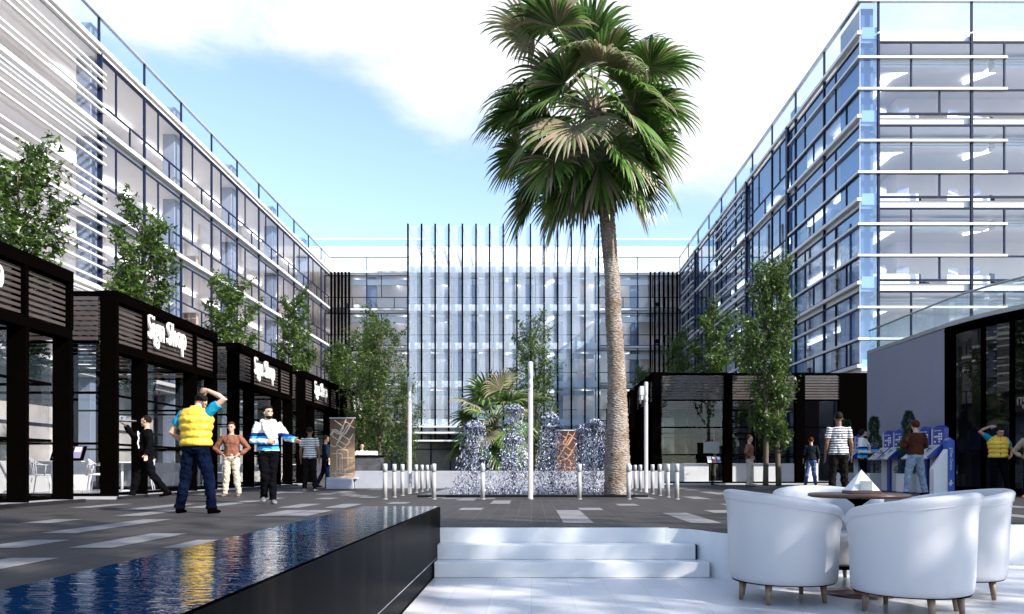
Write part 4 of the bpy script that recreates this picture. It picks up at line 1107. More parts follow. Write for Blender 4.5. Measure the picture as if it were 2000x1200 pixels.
# ------------------------------------------------------------------ kiosks
M_kblue = mat('kiosk_blue', (.018,.045,.30), .35, var=.06)
M_kwhite = mat('kiosk_white', (.52,.53,.60), .4, var=.05)
M_kgrey = mat('kiosk_screen_grey', (.30,.32,.36), .3, var=.1)
M_red = mat('kiosk_red', (.5,.03,.04), .4)
M_txt = mat('white_print', (.85,.85,.85), .5, var=0)
HEAD_TXT = text_mesh('header_lettering', 'JJ Fiber Campus', .052, M_txt, .001)
SIDE_TXT = text_mesh('side_lettering', 'JJ Fiber Campus', .085, M_txt, .002)
def kiosk():
    t = thing('info_kiosk', '', 'kiosk')
    b = MB(); b.box(-.29,.10,-.08,.18,.0,1.0); b.build('white_pedestal', M_kwhite, t)
    b = MB(); b.box(.102,.29,-.10,.20,.0,1.0); b.build('blue_pedestal', M_kblue, t)
    # sloping console
    b = MB(); pr = [(-.46,.88),(-.46,.93),(-.10,1.24),(.16,1.24),(.16,1.0),(-.10,1.0)]
    b.add([(-.28,y,z) for y,z in pr]+[(.24,y,z) for y,z in pr], [tuple(range(6)), tuple(reversed(range(6,12)))]+[(k,6+k,6+(k+1)%6,(k+1)%6) for k in range(6)]); con = b.build('console', M_kwhite, t)
    b = MB(); b.add([(.241,y,z) for y,z in pr]+[(.30,y,z) for y,z in pr], [tuple(range(6)), tuple(reversed(range(6,12)))]+[(k,6+k,6+(k+1)%6,(k+1)%6) for k in range(6)]); b.build('console_side', M_kblue, t)
    def on(u0,u1,v0,v1,mi,bb):
        P = lambda u,v: (u, -.46+.36*v-.003, .93+.31*v+.004)
        bb.add([P(u0,v0),P(u1,v0),P(u1,v1),P(u0,v1)],[(0,1,2,3)],mi)
    b = MB(); on(-.22,.18,.1,.93,0,b); b.build('touch_panel', M_kgrey, con)
    b = MB()
    for (u0,u1,v0,v1) in ((-.10,-.02,.55,.75),(.03,.07,.62,.70),(-.02,.03,.42,.5),(-.16,-.10,.2,.32)):
        P = lambda u,v: (u, -.46+.36*v-.006, .93+.31*v+.008)
        b.add([P(u0,v0),P(u1,v0),P(u1,v1),P(u0,v1)],[(0,1,2,3)])
    b.build('buttons', M_black, con)
    b = MB(); b.tube([(-.28,-.47,.905),(.30,-.47,.905)], .03, 8); b.build('front_rail', M_kwhite, t)
    # header panel with a rounded top
    def panel(x0, x1, y0, y1, bb):
        top = [(x0+(x1-x0)*k/10, 1.66+.08*math.sin(PI*k/10)) for k in range(11)]
        o = [(x0,1.22)]+top+[(x1,1.22)]
        n = len(o); bb.add([(x,y0,z) for x,z in o]+[(x,y1,z) for x,z in o], [tuple(reversed(range(n))), tuple(range(n,2*n))]+[(k,(k+1)%n,n+(k+1)%n,n+k) for k in range(n)])
    b = MB(); panel(-.24,.26,-.02,.10,b); hd = b.build('header_panel', M_kblue, t)
    b = MB(); b.box(-.285,-.241,-.05,.12,1.22,1.66); b.build('header_edge', M_kwhite, t)
    b = MB()
    rg = random.Random(4)
    for r in range(4):
        for c in range(4):
            if rg.random() < .2: continue
            b.add([(-.19+.10*c,-.023,1.30+.065*r),(-.19+.10*c+.075,-.023,1.30+.065*r),(-.19+.10*c+.075,-.023,1.345+.065*r),(-.19+.10*c,-.023,1.345+.065*r)], [(0,1,2,3)], 1 if (r,c) in ((1,0),(1,1)) else 0)
    b.build('pictograms', [M_txt, M_red], hd)
    o = inst('header_lettering', HEAD_TXT, hd, (-.19,-.0225,1.59)); o.rotation_euler = (R(90),0,0)
    return t
K0 = kiosk()
for i, (D, lab) in enumerate(((24.2,'farthest blue and white kiosk, behind the man in the blue and white sweater'),(22.25,'second kiosk from the far end, where the sweater man points'),(21.6,'third kiosk from the far end, beside the potted conifer'),
                          (20.2,'fourth kiosk from the far end, behind the brown sweater man'),(19.5,'nearest blue and white kiosk, with its console side in full view'))):
    if i == 0: K0.location = (10.35,D,0); K0.rotation_euler = (0,0,R(-90)); K0['label'] = lab; K0['group'] = 'information kiosks along the grey wall'
    else: copy_tree(K0, (10.35,D,0), R(-90), lab, 'information kiosks along the grey wall')
kt = thing('kiosk_totem', 'white and blue end panel with vertical lettering at the near end of the kiosks', 'sign panel', (10.2,18.95,0))
b = MB(); pr = [(-.30,0),(.04,0),(.04,1.12),(-.30,.62)]
b.add([(x,-.05,z) for x,z in pr]+[(x,.15,z) for x,z in pr], [(0,1,2,3),(7,6,5,4),(0,4,5,1),(1,5,6,2),(2,6,7,3),(3,7,4,0)]); b.build('white_panel', M_white, kt)
b = MB(); pr = [(.042,0),(.21,0),(.21,1.32),(.10,1.40),(.042,1.33)]
b.add([(x,-.06,z) for x,z in pr]+[(x,.16,z) for x,z in pr], [tuple(range(5)), tuple(reversed(range(5,10)))]+[(k,5+k,5+(k+1)%5,(k+1)%5) for k in range(5)]); bp_ = b.build('blue_panel', mat('totem_blue',(.03,.10,.42),.35,var=.05), kt)
o = inst('side_lettering', SIDE_TXT, bp_, (.10,-.064,1.15)); o.rotation_euler = (R(90),R(90),0)
b = MB(); b.box(.07,.17,-.066,-.061,.27,.30); b.box(.105,.135,-.066,-.061,.22,.36); b.box(.08,.10,-.066,-.061,.23,.27); b.build('emblem', M_txt, bp_)

# ------------------------------------------------------------------ shop furniture
M_chw = mat('white_painted_metal', (.78,.78,.80), .4, var=.02)
def bistro_chair():
    t = thing('bistro_chair', '', 'chair')
    b = MB(); b.lathe([(0,.43),(.20,.43),(.21,.445),(.20,.46),(0,.455)], 20); b.build('seat', M_chw, t)
    for (x, y) in ((-.16,-.16),(.16,-.16),(-.16,.16),(.16,.16)):
        q = MB(); q.tube([(x*1.35,y*1.35,0),(x*.9,y*.9,.44)], .013, 6); q.build('leg', M_chw, t)
    b = MB(); pts = [(math.cos(a)*.25, math.sin(a)*.24, .66+.16*math.sin(a)**2*(1 if math.sin(a) > 0 else .1)) for a in [R(-30+240*k/16) for k in range(17)]]
    b.tube([(.2,-.1,.45)]+pts+[(-.2,-.1,.45)], .014, 6); b.build('arm_hoop', M_chw, t)
    b = MB()
    for k in range(7):
        a = R(45+15*k); b.tube([(math.cos(a)*.19, math.sin(a)*.19, .45),(math.cos(a)*.245, math.sin(a)*.235,.66+.16*math.sin(a)**2)], .010, 5)
    b.build('back_rods', M_chw, t); return t
def bistro_table():
    t = thing('bistro_table', '', 'table')
    b = MB(); b.lathe([(0,.72),(.36,.72),(.37,.735),(.36,.75),(0,.75)], 28); b.build('top', M_chw, t)
    b = MB(); b.tube([(0,0,.02),(0,0,.72)], .03, 10); b.build('stem', M_chw, t)
    b = MB(); b.lathe([(0,0),(.22,0),(.22,.015),(.04,.04),(0,.04)], 20); b.build('base', M_chw, t); return t
C0 = bistro_chair(); T0 = bistro_table(); used = [False, False]
shopname = ['the nearest left shop','the shop behind the waiter','the shop behind the bearded man','the shop behind the striped shirt man']
for k in range(4):
    y0 = 9.4+6.7*k
    for (dx, dy) in ((-10.3,1.0),(-10.5,3.6)):
        for who in range(3):
            if who == 0:
                o = T0 if not used[1] else copy_tree(T0); used[1] = True
                o.location = (dx, y0+dy, .062); tag(o, 'white round bistro table inside %s' % shopname[k], 'table', 'white bistro tables inside %s' % shopname[k])
            else:
                o = C0 if not used[0] else copy_tree(C0); used[0] = True
                sx = -1 if who == 1 else 1
                o.location = (dx+sx*.52, y0+dy+.12*sx, .062); o.rotation_euler = (0,0,R(-90*sx+20)); tag(o, 'white wire bistro chair inside %s' % shopname[k], 'chair', 'white bistro chairs inside %s' % shopname[k])
    b = MB(); b.box(-12.5,-12.0,y0+.4,y0+4.8,.062,.82,0,.01); tag(b.build('shop_counter', M_white), 'white low counter at the back of %s' % shopname[k], 'counter')
for (x0,x1,y0,lab) in ((5.4,7.2,31.2,'left white counter inside the wide right shop'),(7.9,10.0,31.2,'right white counter inside the wide right shop behind the dark pillar'),(10.3,11.8,31.6,'white counter at the dark far end of the wide right shop')):
    b = MB(); b.box(x0,x1,y0,y0+.6,.062,.84,0,.015); tag(b.build('shop_counter', M_white), lab, 'counter')
def menu_stand(loc, rz, label):
    t = thing('magazine_stand', label, 'magazine stand', loc, rz)
    b = MB(); b.tube([(0,.05,0),(0,.05,.95)], .018, 8); b.lathe([(0,0),(.16,0),(.16,.012),(0,.03)], 20); b.build('post', M_black, t)
    b = MB(); b.add([(-.30,-.12,.82),(.30,-.12,.82),(.30,.10,1.10),(-.30,.10,1.10),(-.30,-.10,.80),(.30,-.10,.80),(.30,.12,1.08),(-.30,.12,1.08)], [(0,1,2,3),(7,6,5,4),(0,4,5,1),(1,5,6,2),(2,6,7,3),(3,7,4,0)]); bd = b.build('board', M_black, t)
    for (u, c) in ((-.26,(.75,.73,.70)),(-.08,(.28,.08,.10)),(.09,(.16,.14,.24))):
        b = MB(); P = lambda x,v: (x,-.12+.22*v-.004,.82+.28*v+.004)
        b.add([P(u,.1),P(u+.15,.1),P(u+.15,.95),P(u,.95)],[(0,1,2,3)]); b.add([tuple(Vector(P(u+.02,.55))+Vector((0,-.003,.003))),tuple(Vector(P(u+.13,.55))+Vector((0,-.003,.003))),tuple(Vector(P(u+.13,.85))+Vector((0,-.003,.003))),tuple(Vector(P(u+.02,.85))+Vector((0,-.003,.003)))],[(0,1,2,3)],1)
        b.build('magazine', [mat('paper_%d'%int(c[0]*100),c,.5,var=0), M_txt], bd)
    return t
menu_stand((-9.25,15.35,0), R(12), 'slanted stand with colourful magazines in the gap between the two nearest left shops')
menu_stand((6.95,29.2,0), R(0), 'black stand with fanned magazines in front of the wide right shop')
sc_t = thing('display_screen', 'grey display screen on a dark post beside the magazine stand at the right shop', 'screen', (6.95,29.55,0))
b = MB(); b.box(-.03,.03,-.02,.02,0,1.75); b.build('post', M_black, sc_t)
b = MB(); b.box(-.34,.26,-.06,-.021,1.22,1.66,0,.008); b.build('panel', mat('grey_screen_panel',(.28,.27,.24),.4,var=.1), sc_t)

# ------------------------------------------------------------------ office furniture seen through the glass
def desk():
    t = thing('office_desk', '', 'desk')
    b = MB(); b.box(-1.1,1.1,-.4,.4,.70,.74); b.build('top', M_white, t)
    b = MB(); b.box(-1.1,1.1,-.42,-.38,.12,.70); b.build('front_panel', M_white, t)
    for x in (-1.05,1.05):
        q = MB(); q.box(x-.03,x+.03,-.36,.38,0,.70); q.build('leg', M_white, t)
    return t
def monitor():
    t = thing('computer_monitor', '', 'monitor')
    b = MB(); b.box(-.28,.28,-.02,.02,.12,.48,0,.008); b.build('screen', M_kwhite, t)
    b = MB(); b.box(-.03,.03,.02,.05,.0,.3); b.box(-.12,.12,-.08,.10,.0,.012); b.build('stand', M_kwhite, t); return t
def offchair():
    t = thing('office_chair', '', 'office chair')
    b = MB(); b.box(-.24,.24,-.23,.23,.42,.50,0,.03); b.build('seat', M_navy, t)
    b = MB(); b.box(-.22,.22,.20,.26,.55,1.0,0,.03); b.build('backrest', M_navy, t)
    b = MB(); b.tube([(0,0,.06),(0,0,.42)], .03, 8)
    for k in range(5): b.tube([(0,0,.09),(math.cos(k*1.257)*.27,math.sin(k*1.257)*.27,.03)], .018, 5)
    b.build('star_base', M_black, t); return t
D0, Q0, O0 = desk(), monitor(), offchair(); used3 = {}
def put(o, loc, rz, lab, cat, grp):
    c = o if o.name not in used3 else copy_tree(o)
    used3[o.name] = 1; c.location = loc; c.rotation_euler = (0,0,rz); tag(c, lab, cat, grp); return c
FL = ['lowest glazed','second glazed','third glazed','top']
for f in range(4):
    z = ZS[f]+.03
    for i, x in enumerate((17.3,20.9,24.8)):
        w_ = ('near the corner','in the middle','at the right frame edge')[i]
        put(D0, (x,36.9+.3*i,z), R(6*i), 'white office desk %s of the right front, %s floor' % (w_, FL[f]), 'desk', 'white desks behind the right front glass')
        put(Q0, (x-.5,36.9+.3*i,z+.742), R(12), 'left white monitor on the desk %s, %s floor' % (w_, FL[f]), 'monitor', 'monitors on the desks of the right front')
        put(Q0, (x+.55,36.95+.3*i,z+.742), R(-14), 'right white monitor on the desk %s, %s floor' % (w_, FL[f]), 'monitor', 'monitors on the desks of the right front')
        put(O0, (x+1.7,37.3,z), R(30), 'dark office chair %s of the right front, %s floor' % (w_, FL[f]), 'office chair', 'office chairs behind the right front glass')
    for k in range(5):
        put(D0, (XL-1.9,38.9+8.54*k,z), R(90), 'white desk behind the left facade, %s floor' % FL[f], 'desk', 'desks behind the left facade, %s floor' % FL[f])
    for x in (-19.0,-17.2,-11.0,-3.5,1.0,5.0,9.0,13.0):
        put(O0 if x in (-19.0,-11.0,9.0,13.0) else D0, (x,79.6,z), R(40 if x < 0 else 190) if x in (-19.0,-11.0,9.0,13.0) else 0, '%s in the far building, %s floor' % ('dark office chair' if x in (-19.0,-11.0,9.0,13.0) else 'white desk', FL[f]),
            'office chair' if x in (-19.0,-11.0,9.0,13.0) else 'desk', 'furniture in the far building, %s floor' % FL[f])
def shelf():
    t = thing('bookshelf', '', 'bookshelf')
    b = MB()
    for k in range(6): b.box(-1.0,1.0,-.18,.18,.02+.38*k,.05+.38*k)
    b.build('shelves', M_shelf, t)
    b = MB()
    for k in range(5): b.box(-1.0+.495*k,-.97+.495*k,-.179,.179,.0,1.97)
    b.box(-.99,.99,.17,.185,.03,1.94); b.build('frame', M_shelf, t); return t
S0 = shelf()
for f in range(4):
    z = ZS[f]+.03
    for k in range(5):
        put(S0, (XL-3.0,43.2+8.54*k,z), R(0), 'pale brown cube bookshelf behind the left facade, %s floor' % FL[f], 'bookshelf', 'bookshelves behind the left facade, %s floor' % FL[f])
    for k in range(3):
        put(S0, (XR+2.6,42.5+8.54*k,z), R(0), 'pale brown cube bookshelf behind the right facade, %s floor' % FL[f], 'bookshelf', 'bookshelves behind the right facade, %s floor' % FL[f])
# ------------------------------------------------------------------ people
M_skin = mat('skin_light', (.52,.31,.22), .5, var=.08, scale=6)
M_skinb = mat('skin_tan', (.36,.19,.12), .5, var=.08, scale=6)
M_skind = mat('skin_dark', (.16,.08,.05), .5, var=.08, scale=6)
M_hair = mat('dark_brown_hair', (.010,.006,.005), .7, spec=.1, var=.4, scale=40, bump=.6, bscale=90)
M_hairr = mat('auburn_hair', (.055,.018,.008), .7, spec=.1, var=.4, scale=40, bump=.6, bscale=90)
M_eye = mat('dark_eye', (.01,.008,.008), .2, var=0)
def remeshed(mb, vox, mats, name, parent, amp=0.0, freq=9.0, smooth=3, stretch=1.0):
    o = link('tmp', mb.mesh('tmp', mats))
    m = o.modifiers.new('r', 'REMESH'); m.mode = 'VOXEL'; m.voxel_size = vox; m.use_smooth_shade = True
    if smooth: s = o.modifiers.new('s', 'SMOOTH'); s.iterations = smooth; s.factor = .5
    dg = bpy.context.evaluated_depsgraph_get(); dg.update()
    me = bpy.data.meshes.new_from_object(o.evaluated_get(dg)); me.name = name
    bpy.data.objects.remove(o)
    if amp:
        nn = [v.normal.copy() for v in me.vertices]
        for v, n_ in zip(me.vertices, nn):
            q = Vector((v.co.x*freq, v.co.y*freq, v.co.z*freq*stretch))
            v.co += n_*(noise.noise(q)*amp+noise.noise(q*2.3)*amp*.5)
    me.polygons.foreach_set('use_smooth', [True]*len(me.polygons))
    me.materials.clear()
    for q in (mats if isinstance(mats, (list,tuple)) else [mats]): me.materials.append(q)
    return link(name, me, parent)
def V(*a): return Vector(a)
def ering(c, rx, ry, n=20, tw=0.0):
    return [(c[0]+rx*math.cos(2*PI*k/n)*math.cos(tw)-ry*math.sin(2*PI*k/n)*math.sin(tw), c[1]+rx*math.cos(2*PI*k/n)*math.sin(tw)+ry*math.sin(2*PI*k/n)*math.cos(tw), c[2]) for k in range(n)]
def hand(b, w, d, side_v, curl=.5, thumb=1):
    """palm and five fingers: w wrist, d along the hand, side_v towards the thumb"""
    d = Vector(d).normalized(); s = Vector(side_v); s = (s-d*s.dot(d)).normalized(); n = d.cross(s)*thumb
    c = Vector(w)
    b.rings([[c+d*t+s*(a*math.cos(2*PI*k/12))+n*(e*math.sin(2*PI*k/12)) for k in range(12)] for t,a,e in ((-.02,.024,.019),(.02,.034,.017),(.055,.042,.015),(.085,.042,.013))])
    for i, (o, l) in enumerate(((.030,.070),(.011,.078),(-.010,.073),(-.030,.057))):
        p = c+d*.075+s*o; q = p+(d+n*curl*.35)*l*.5; e = q+(d*.8+n*curl*1.0).normalized()*l*.5
        b.tube([p,q,e], [.0098,.0090,.0078], 8)
    p = c+d*.02+s*.030; q = p+(d*.6+s*.8).normalized()*.035; e = q+(d*.9+s*.35+n*.3*curl).normalized()*.032
    b.tube([p,q,e], [.013,.011,.009], 8)
def head_parts(hc, yaw, pitch, skull=1.0):
    return Matrix.Rotation(yaw, 3, 'Z') @ Matrix.Rotation(pitch, 3, 'X')
def make_person(F):
    """F: joints and dress. The figure faces local -y; its right hand is at -x."""
    t = thing('person', F['label'], 'person', F['loc'], F['rz'], None)
    sk = F.get('skin', M_skin)
    neck = V(*F.get('neck', (0,.01,1.50))); hc = V(*F.get('head', (0,-.015,1.675)))
    RM = head_parts(hc, F.get('yaw', 0), F.get('pitch', 0))
    lean = F.get('lean', V(0,0,0))
    torso = [(.0,.0,.90,.150,.105),(.0,.0,.98,.165,.112),(0,.0,1.08,.148,.100),(0,-.005,1.18,.152,.105),(0,-.005,1.30,.175,.118),(0,0,1.40,.180,.112),(0,.01,1.46,.150,.090),(0,.012,1.50,.070,.062)]
    def tc_(z): return Vector((lean[0], lean[1], 0))*max(0, (z-.95)/.55)
    sh = {'R': V(*F.get('shR', (-.175,.01,1.435))), 'L': V(*F.get('shL', (.175,.01,1.435)))}
    el_ = {'R': V(*F['elR']), 'L': V(*F['elL'])}; wr = {'R': V(*F['wrR']), 'L': V(*F['wrL'])}
    kn = {'R': V(*F.get('knR', (-.10,-.02,.50))), 'L': V(*F.get('knL', (.10,-.02,.50)))}
    an = {'R': V(*F.get('anR', (-.11,.02,.085))), 'L': V(*F.get('anL', (.11,.02,.085)))}
    hp = {'R': V(-.088,0,.90), 'L': V(.088,0,.90)}
    fw = F.get('fat', 1.0)
    b = MB()
    b.rings([ering(V(x,y,z)+tc_(z), rx*fw, ry*fw) for x,y,z,rx,ry in torso])
    b.tube([neck+V(0,0,-.06), neck+V(0,0,.04), hc+RM@V(0,.02,-.06)], [.062,.054,.052], 14)
    # head: skull, jaw, chin, nose, brow, ears, lips
    def E(c, r, nu=16, nv=12): b.ell(hc+RM@V(*c), r, nu, nv, M=RM)
    E((0,.010,.018),(.076,.095,.098)); E((0,-.018,-.045),(.060,.068,.068)); E((0,-.055,-.090),(.030,.028,.024))
    E((0,-.078,.028),(.052,.018,.016)); E((.030,-.072,-.022),(.022,.018,.018)); E((-.030,-.072,-.022),(.022,.018,.018))
    b.rings([[hc+RM@V(x*w_,y,z) for x,y in ((-1,-.078),(0,-.078-dp),(1,-.078),(0,-.06))] for z,w_,dp in ((.022,.008,.006),(-.005,.011,.022),(-.022,.016,.030),(-.032,.014,.012))])
    E((0,-.086,-.058),(.024,.010,.008)); E((.080,.005,-.005),(.010,.020,.032),8,8); E((-.080,.005,-.005),(.010,.020,.032),8,8)
    for k in 'RL':
        sg = -1 if k == 'R' else 1
        b.tube([V(sg*.06,.01,1.43)+tc_(1.43), sh[k], sh[k].lerp(el_[k],.35), el_[k], el_[k].lerp(wr[k],.35), wr[k]], [.05,.056,.050,.040,.039,.027], 12)
        hd = Vector(F.get('hd'+k, (0,0,-1))); sv = Vector(F.get('hs'+k, (0,-1,0)))
        hand(b, wr[k], hd, sv, F.get('curl'+k, .45), F.get('pn'+k, 1)*(-sg))
        b.tube([V(hp[k].x,0,.98), hp[k], hp[k].lerp(kn[k],.5), kn[k], kn[k].lerp(an[k],.35), an[k], an[k]+V(0,0,-.03)], [.08,.083,.070,.052,.050,.034,.034], 12)
    body = remeshed(b, .0078, sk, 'body', t, smooth=2)
    b = MB()
    for s_ in (-1,1): b.ell(hc+RM@V(s_*.030,-.083,.006), (.013,.007,.007), 10, 8, M=RM)
    b.build('eyes', M_eye, body)
    b = MB()
    for s_ in (-1,1): b.tube([hc+RM@V(s_*.014,-.095,.027), hc+RM@V(s_*.032,-.094,.033), hc+RM@V(s_*.050,-.080,.027)], [.004,.005,.003], 6)
    b.build('eyebrows', F.get('hair', M_hair), body)
    # hair: cap over the skull, cut back from the face
    b = MB()
    def hf(p):
        r = 1+.05*noise.noise(p*34)+.03*noise.noise(p*80)
        if p.y < -.035: r *= (1.0 if p.z > .045 else .80)
        if p.z < -.05: r *= .88
        return p*r
    hs_ = F.get('hairsize', (.086,.106,.108))
    b.ell(hc+RM@V(0,.020,.028), hs_, 26, 18, M=RM, f=hf); b.build('hair', F.get('hair', M_hair), body)
    if F.get('beard'):
        b = MB(); b.ell(hc+RM@V(0,-.028,-.070), (.064,.066,.052), 18, 12, M=RM, f=lambda p: p*(1+.05*noise.noise(p*60))*(1.0 if p.z < .012 else .82)); b.build('beard', F.get('hair', M_hair), body)
    # upper garment
    tm = F['top_mat']; sl = F.get('sleeve', 1.0); ex = F.get('ease', .016); hem = F.get('hem', .92)
    b = MB(); rr = []
    for x,y,z,rx,ry in torso:
        if z < hem: continue
        rr.append(ering(V(x,y,z)+tc_(z), rx*fw+ex+(.012 if z < 1.15 else 0), ry*fw+ex+(.012 if z < 1.15 else 0), 24))
    rr.insert(0, ering(V(0,0,hem)+tc_(hem), torso[1][3]*fw+ex+.012, torso[1][4]*fw+ex+.012, 24))
    b.rings(rr)
    for k in 'RL':
        if sl <= 0: continue
        sg = -1 if k == 'R' else 1
        pts = [V(sg*.08,.01,1.42)+tc_(1.42), sh[k], sh[k].lerp(el_[k],.4)]; rd = [.062,.056+ex+.006,.052+ex+.006]
        if sl > .6: pts += [el_[k], el_[k].lerp(wr[k],.45), el_[k].lerp(wr[k], .97 if sl >= 1 else .6)]; rd += [.044+ex,.041+ex,.029+ex]
        else: pts += [sh[k].lerp(el_[k],.62)]; rd += [.047+ex]
        b.tube(pts, rd, 14)
    if sl > -1: remeshed(b, .011, tm, F.get('top_name','shirt'), t, .016, 11.0, 2, .8)
    if 'collar' in F:
        b = MB(); b.tube([neck+V(math.cos(a)*.072,math.sin(a)*.066,-.012+.012*math.sin(a)) for a in [2*PI*i/16 for i in range(17)]], .013, 8); b.build('collar', F['collar'], t)
    if F.get('vest'):
        b = MB(); rr = []; n = 34
        for i in range(n+1):
            z = .975+.535*i/n
            # outline of the torso at this height
            zq = min(z, 1.499); a = [r for r in torso if r[2] <= zq][-1]; c = [r for r in torso if r[2] >= zq][0]; f = 0 if a is c else (zq-a[2])/(c[2]-a[2])
            rx = a[3]*(1-f)+c[3]*f; ry = a[4]*(1-f)+c[4]*f
            if z > 1.42: rx = max(rx, .13); ry = max(ry, .085)
            puff = .030*abs(math.sin(PI*(z-.975)/.107))**.55
            rr.append([(p[0]*(1+.02*noise.noise(V(p[0]*16,p[1]*16,z*14))),p[1]*(1+.10*noise.noise(V(p[0]*16,p[1]*16,z*18))),p[2]) for p in ering(V(0,.0,z)+tc_(z), rx*fw+.030+puff, ry*fw+.034+puff, 40)])
        rr.append(ering(V(0,.01,1.53)+tc_(1.53), .082,.080,40)); rr.append(ering(V(0,.01,1.555)+tc_(1.55), .070,.070,40))
        b.rings(rr); vs = b.build('vest', F['vest'], t)
        for sg in (-1,1):
            pass
        b = MB(); b.tube([V(0,-.17,z)+tc_(z)+V(0,-.005*0,0) for z in (1.03,1.2,1.35,1.47)], .006, 5); b.build('zip', M_black, vs)
    # trousers
    b = MB(); pm_ = F.get('pants', M_black); pe = F.get('pease', .017)
    b.rings([ering(V(0,0,.86), .135*fw, .10*fw), ering(V(0,0,.92), .165*fw+pe*.5, .112*fw+pe*.6), ering(V(0,0,1.02), .158*fw+pe*.4, .108*fw+pe*.5)])
    for k in 'RL':
        kb = kn[k]; ab = an[k]
        b.tube([V(hp[k].x,0,.95), hp[k], hp[k].lerp(kb,.5), kb, kb.lerp(ab,.4), ab.lerp(kb,.12), ab+V(0,0,-.015)], [.085,.088+pe,.074+pe,.058+pe,.056+pe,.046+pe,.050+pe], 14)
    remeshed(b, .011, pm_, 'trousers', t, .020, 13.0, 2, 1.1)
    if F.get('belt'):
        b = MB(); b.rings([ering(V(0,0,1.0), .178*fw, .127*fw, 28), ering(V(0,0,1.03), .178*fw, .127*fw, 28)]); b.build('belt', M_wood, t)
    for k in 'RL':
        a_ = an[k]; td = Vector(F.get('toe'+k, (-.12 if k == 'R' else .12,-1,0))).normalized(); sv = Vector((-td.y, td.x, 0))
        b = MB(); rr = []
        for s_, w_, h_ in ((-.075,.020,.05),(-.06,.036,.075),(0,.042,.095),(.06,.044,.075),(.12,.048,.055),(.165,.042,.042),(.185,.020,.025)):
            c = Vector((a_.x,a_.y,a_.z-.085))+td*s_
            if F.get('tip'+k): c += V(0,0,F['tip'+k]*max(0,.1-s_))
            rr.append([c+sv*(w_*math.cos(2*PI*i/14))+V(0,0,h_*.5+h_*.5*math.sin(2*PI*i/14)+.001) for i in range(14)])
        b.rings(rr); b.build('shoe', F.get('shoes', M_black), t)
    t.scale = (F.get('scale',1),)*3
    return t
def wavemat(name, stops, axis=2, period=None, noise_amp=.01, rough=.8):
    """cloth with horizontal bands; stops: list of (z, colour) constant bands, or two colours repeated with a period"""
    m, nt, out = newmat(name); b = principled(nt, (.5,.5,.5), rough, 0, .2)
    tc = N(nt, 'ShaderNodeTexCoord'); sp_ = N(nt, 'ShaderNodeSeparateXYZ'); L(nt, tc.outputs['Object'], sp_.inputs[0])
    nz = N(nt, 'ShaderNodeTexNoise', Scale=7.0, Detail=2.0); L(nt, tc.outputs['Object'], nz.inputs['Vector'])
    md = N(nt, 'ShaderNodeMath', operation='MULTIPLY_ADD'); md.inputs[1].default_value = noise_amp; L(nt, nz.outputs['Fac'], md.inputs[0]); L(nt, sp_.outputs[axis], md.inputs[2])
    cr = N(nt, 'ShaderNodeValToRGB'); cr.color_ramp.interpolation = 'CONSTANT'
    if period:
        dv_ = N(nt, 'ShaderNodeMath', operation='DIVIDE'); dv_.inputs[1].default_value = period; L(nt, md.outputs[0], dv_.inputs[0])
        fr = N(nt, 'ShaderNodeMath', operation='FRACT'); L(nt, dv_.outputs[0], fr.inputs[0]); L(nt, fr.outputs[0], cr.inputs[0])
    else:
        mr = N(nt, 'ShaderNodeMapRange'); mr.inputs['From Min'].default_value = .8; mr.inputs['From Max'].default_value = 1.6; L(nt, md.outputs[0], mr.inputs[0]); L(nt, mr.outputs[0], cr.inputs[0])
    e = cr.color_ramp.elements
    while len(e) < len(stops): e.new(.5)
    for i, (p, c) in enumerate(stops): e[i].position = p if period else (p-.8)/.8; e[i].color = (*c,1)
    L(nt, cr.outputs[0], b.inputs['Base Color']); L(nt, b.outputs[0], out.inputs[0]); return m
def cloth(name, col, var=.2, rough=.85, bump=.5): return mat(name, col, rough, var=var, scale=14, bump=bump, bscale=110, spec=.03)
M_jeansd = mat('dark_blue_denim', (.003,.006,.020), .85, var=.8, scale=3.0, bump=.5, bscale=120, spec=.03)
M_jeansl = mat('light_blue_denim', (.22,.29,.38), .85, var=.3, scale=6, bump=.4, bscale=160, spec=.2)
M_yellow = mat('yellow_quilted_nylon', (.70,.45,.040), .5, var=.2, scale=7, bump=.9, bscale=22)
M_teal = cloth('teal_cotton', (.012,.22,.36)); M_trb = cloth('black_cloth', (.003,.003,.004)); M_cream = cloth('cream_cotton', (.50,.43,.33))
M_brown = cloth('rust_brown_shirt', (.20,.085,.055)); M_dkbrown = cloth('dark_brown_wool', (.060,.022,.014)); M_tee = cloth('dark_navy_tee', (.012,.016,.024))
M_beige = cloth('beige_shirt', (.34,.27,.19)); M_charc = cloth('charcoal_trousers', (.010,.008,.008), .4)
M_stripe = wavemat('black_white_stripes', [(0,(.02,.02,.025)),(.45,(.72,.70,.68))], period=.05, noise_amp=.02)
wh, bl, db = (.78,.74,.68), (.05,.38,.72), (.01,.03,.16)
M_sweat = wavemat('white_blue_banded_knit', [(.80,wh),(1.00,bl),(1.06,db),(1.10,bl),(1.13,wh),(1.20,bl),(1.25,db),(1.31,wh)], noise_amp=.03)
M_scarf = cloth('cream_scarf', (.72,.68,.62), .1)
M_wsh = cloth('white_shirt', (.8,.8,.8), .05)
def ppos(px, y, X=None):       # a foot point on the plaza seen at photo pixel (px, y)
    s = (y-914)/CZ; return ((px-1038)/s, FPX/s, 0)
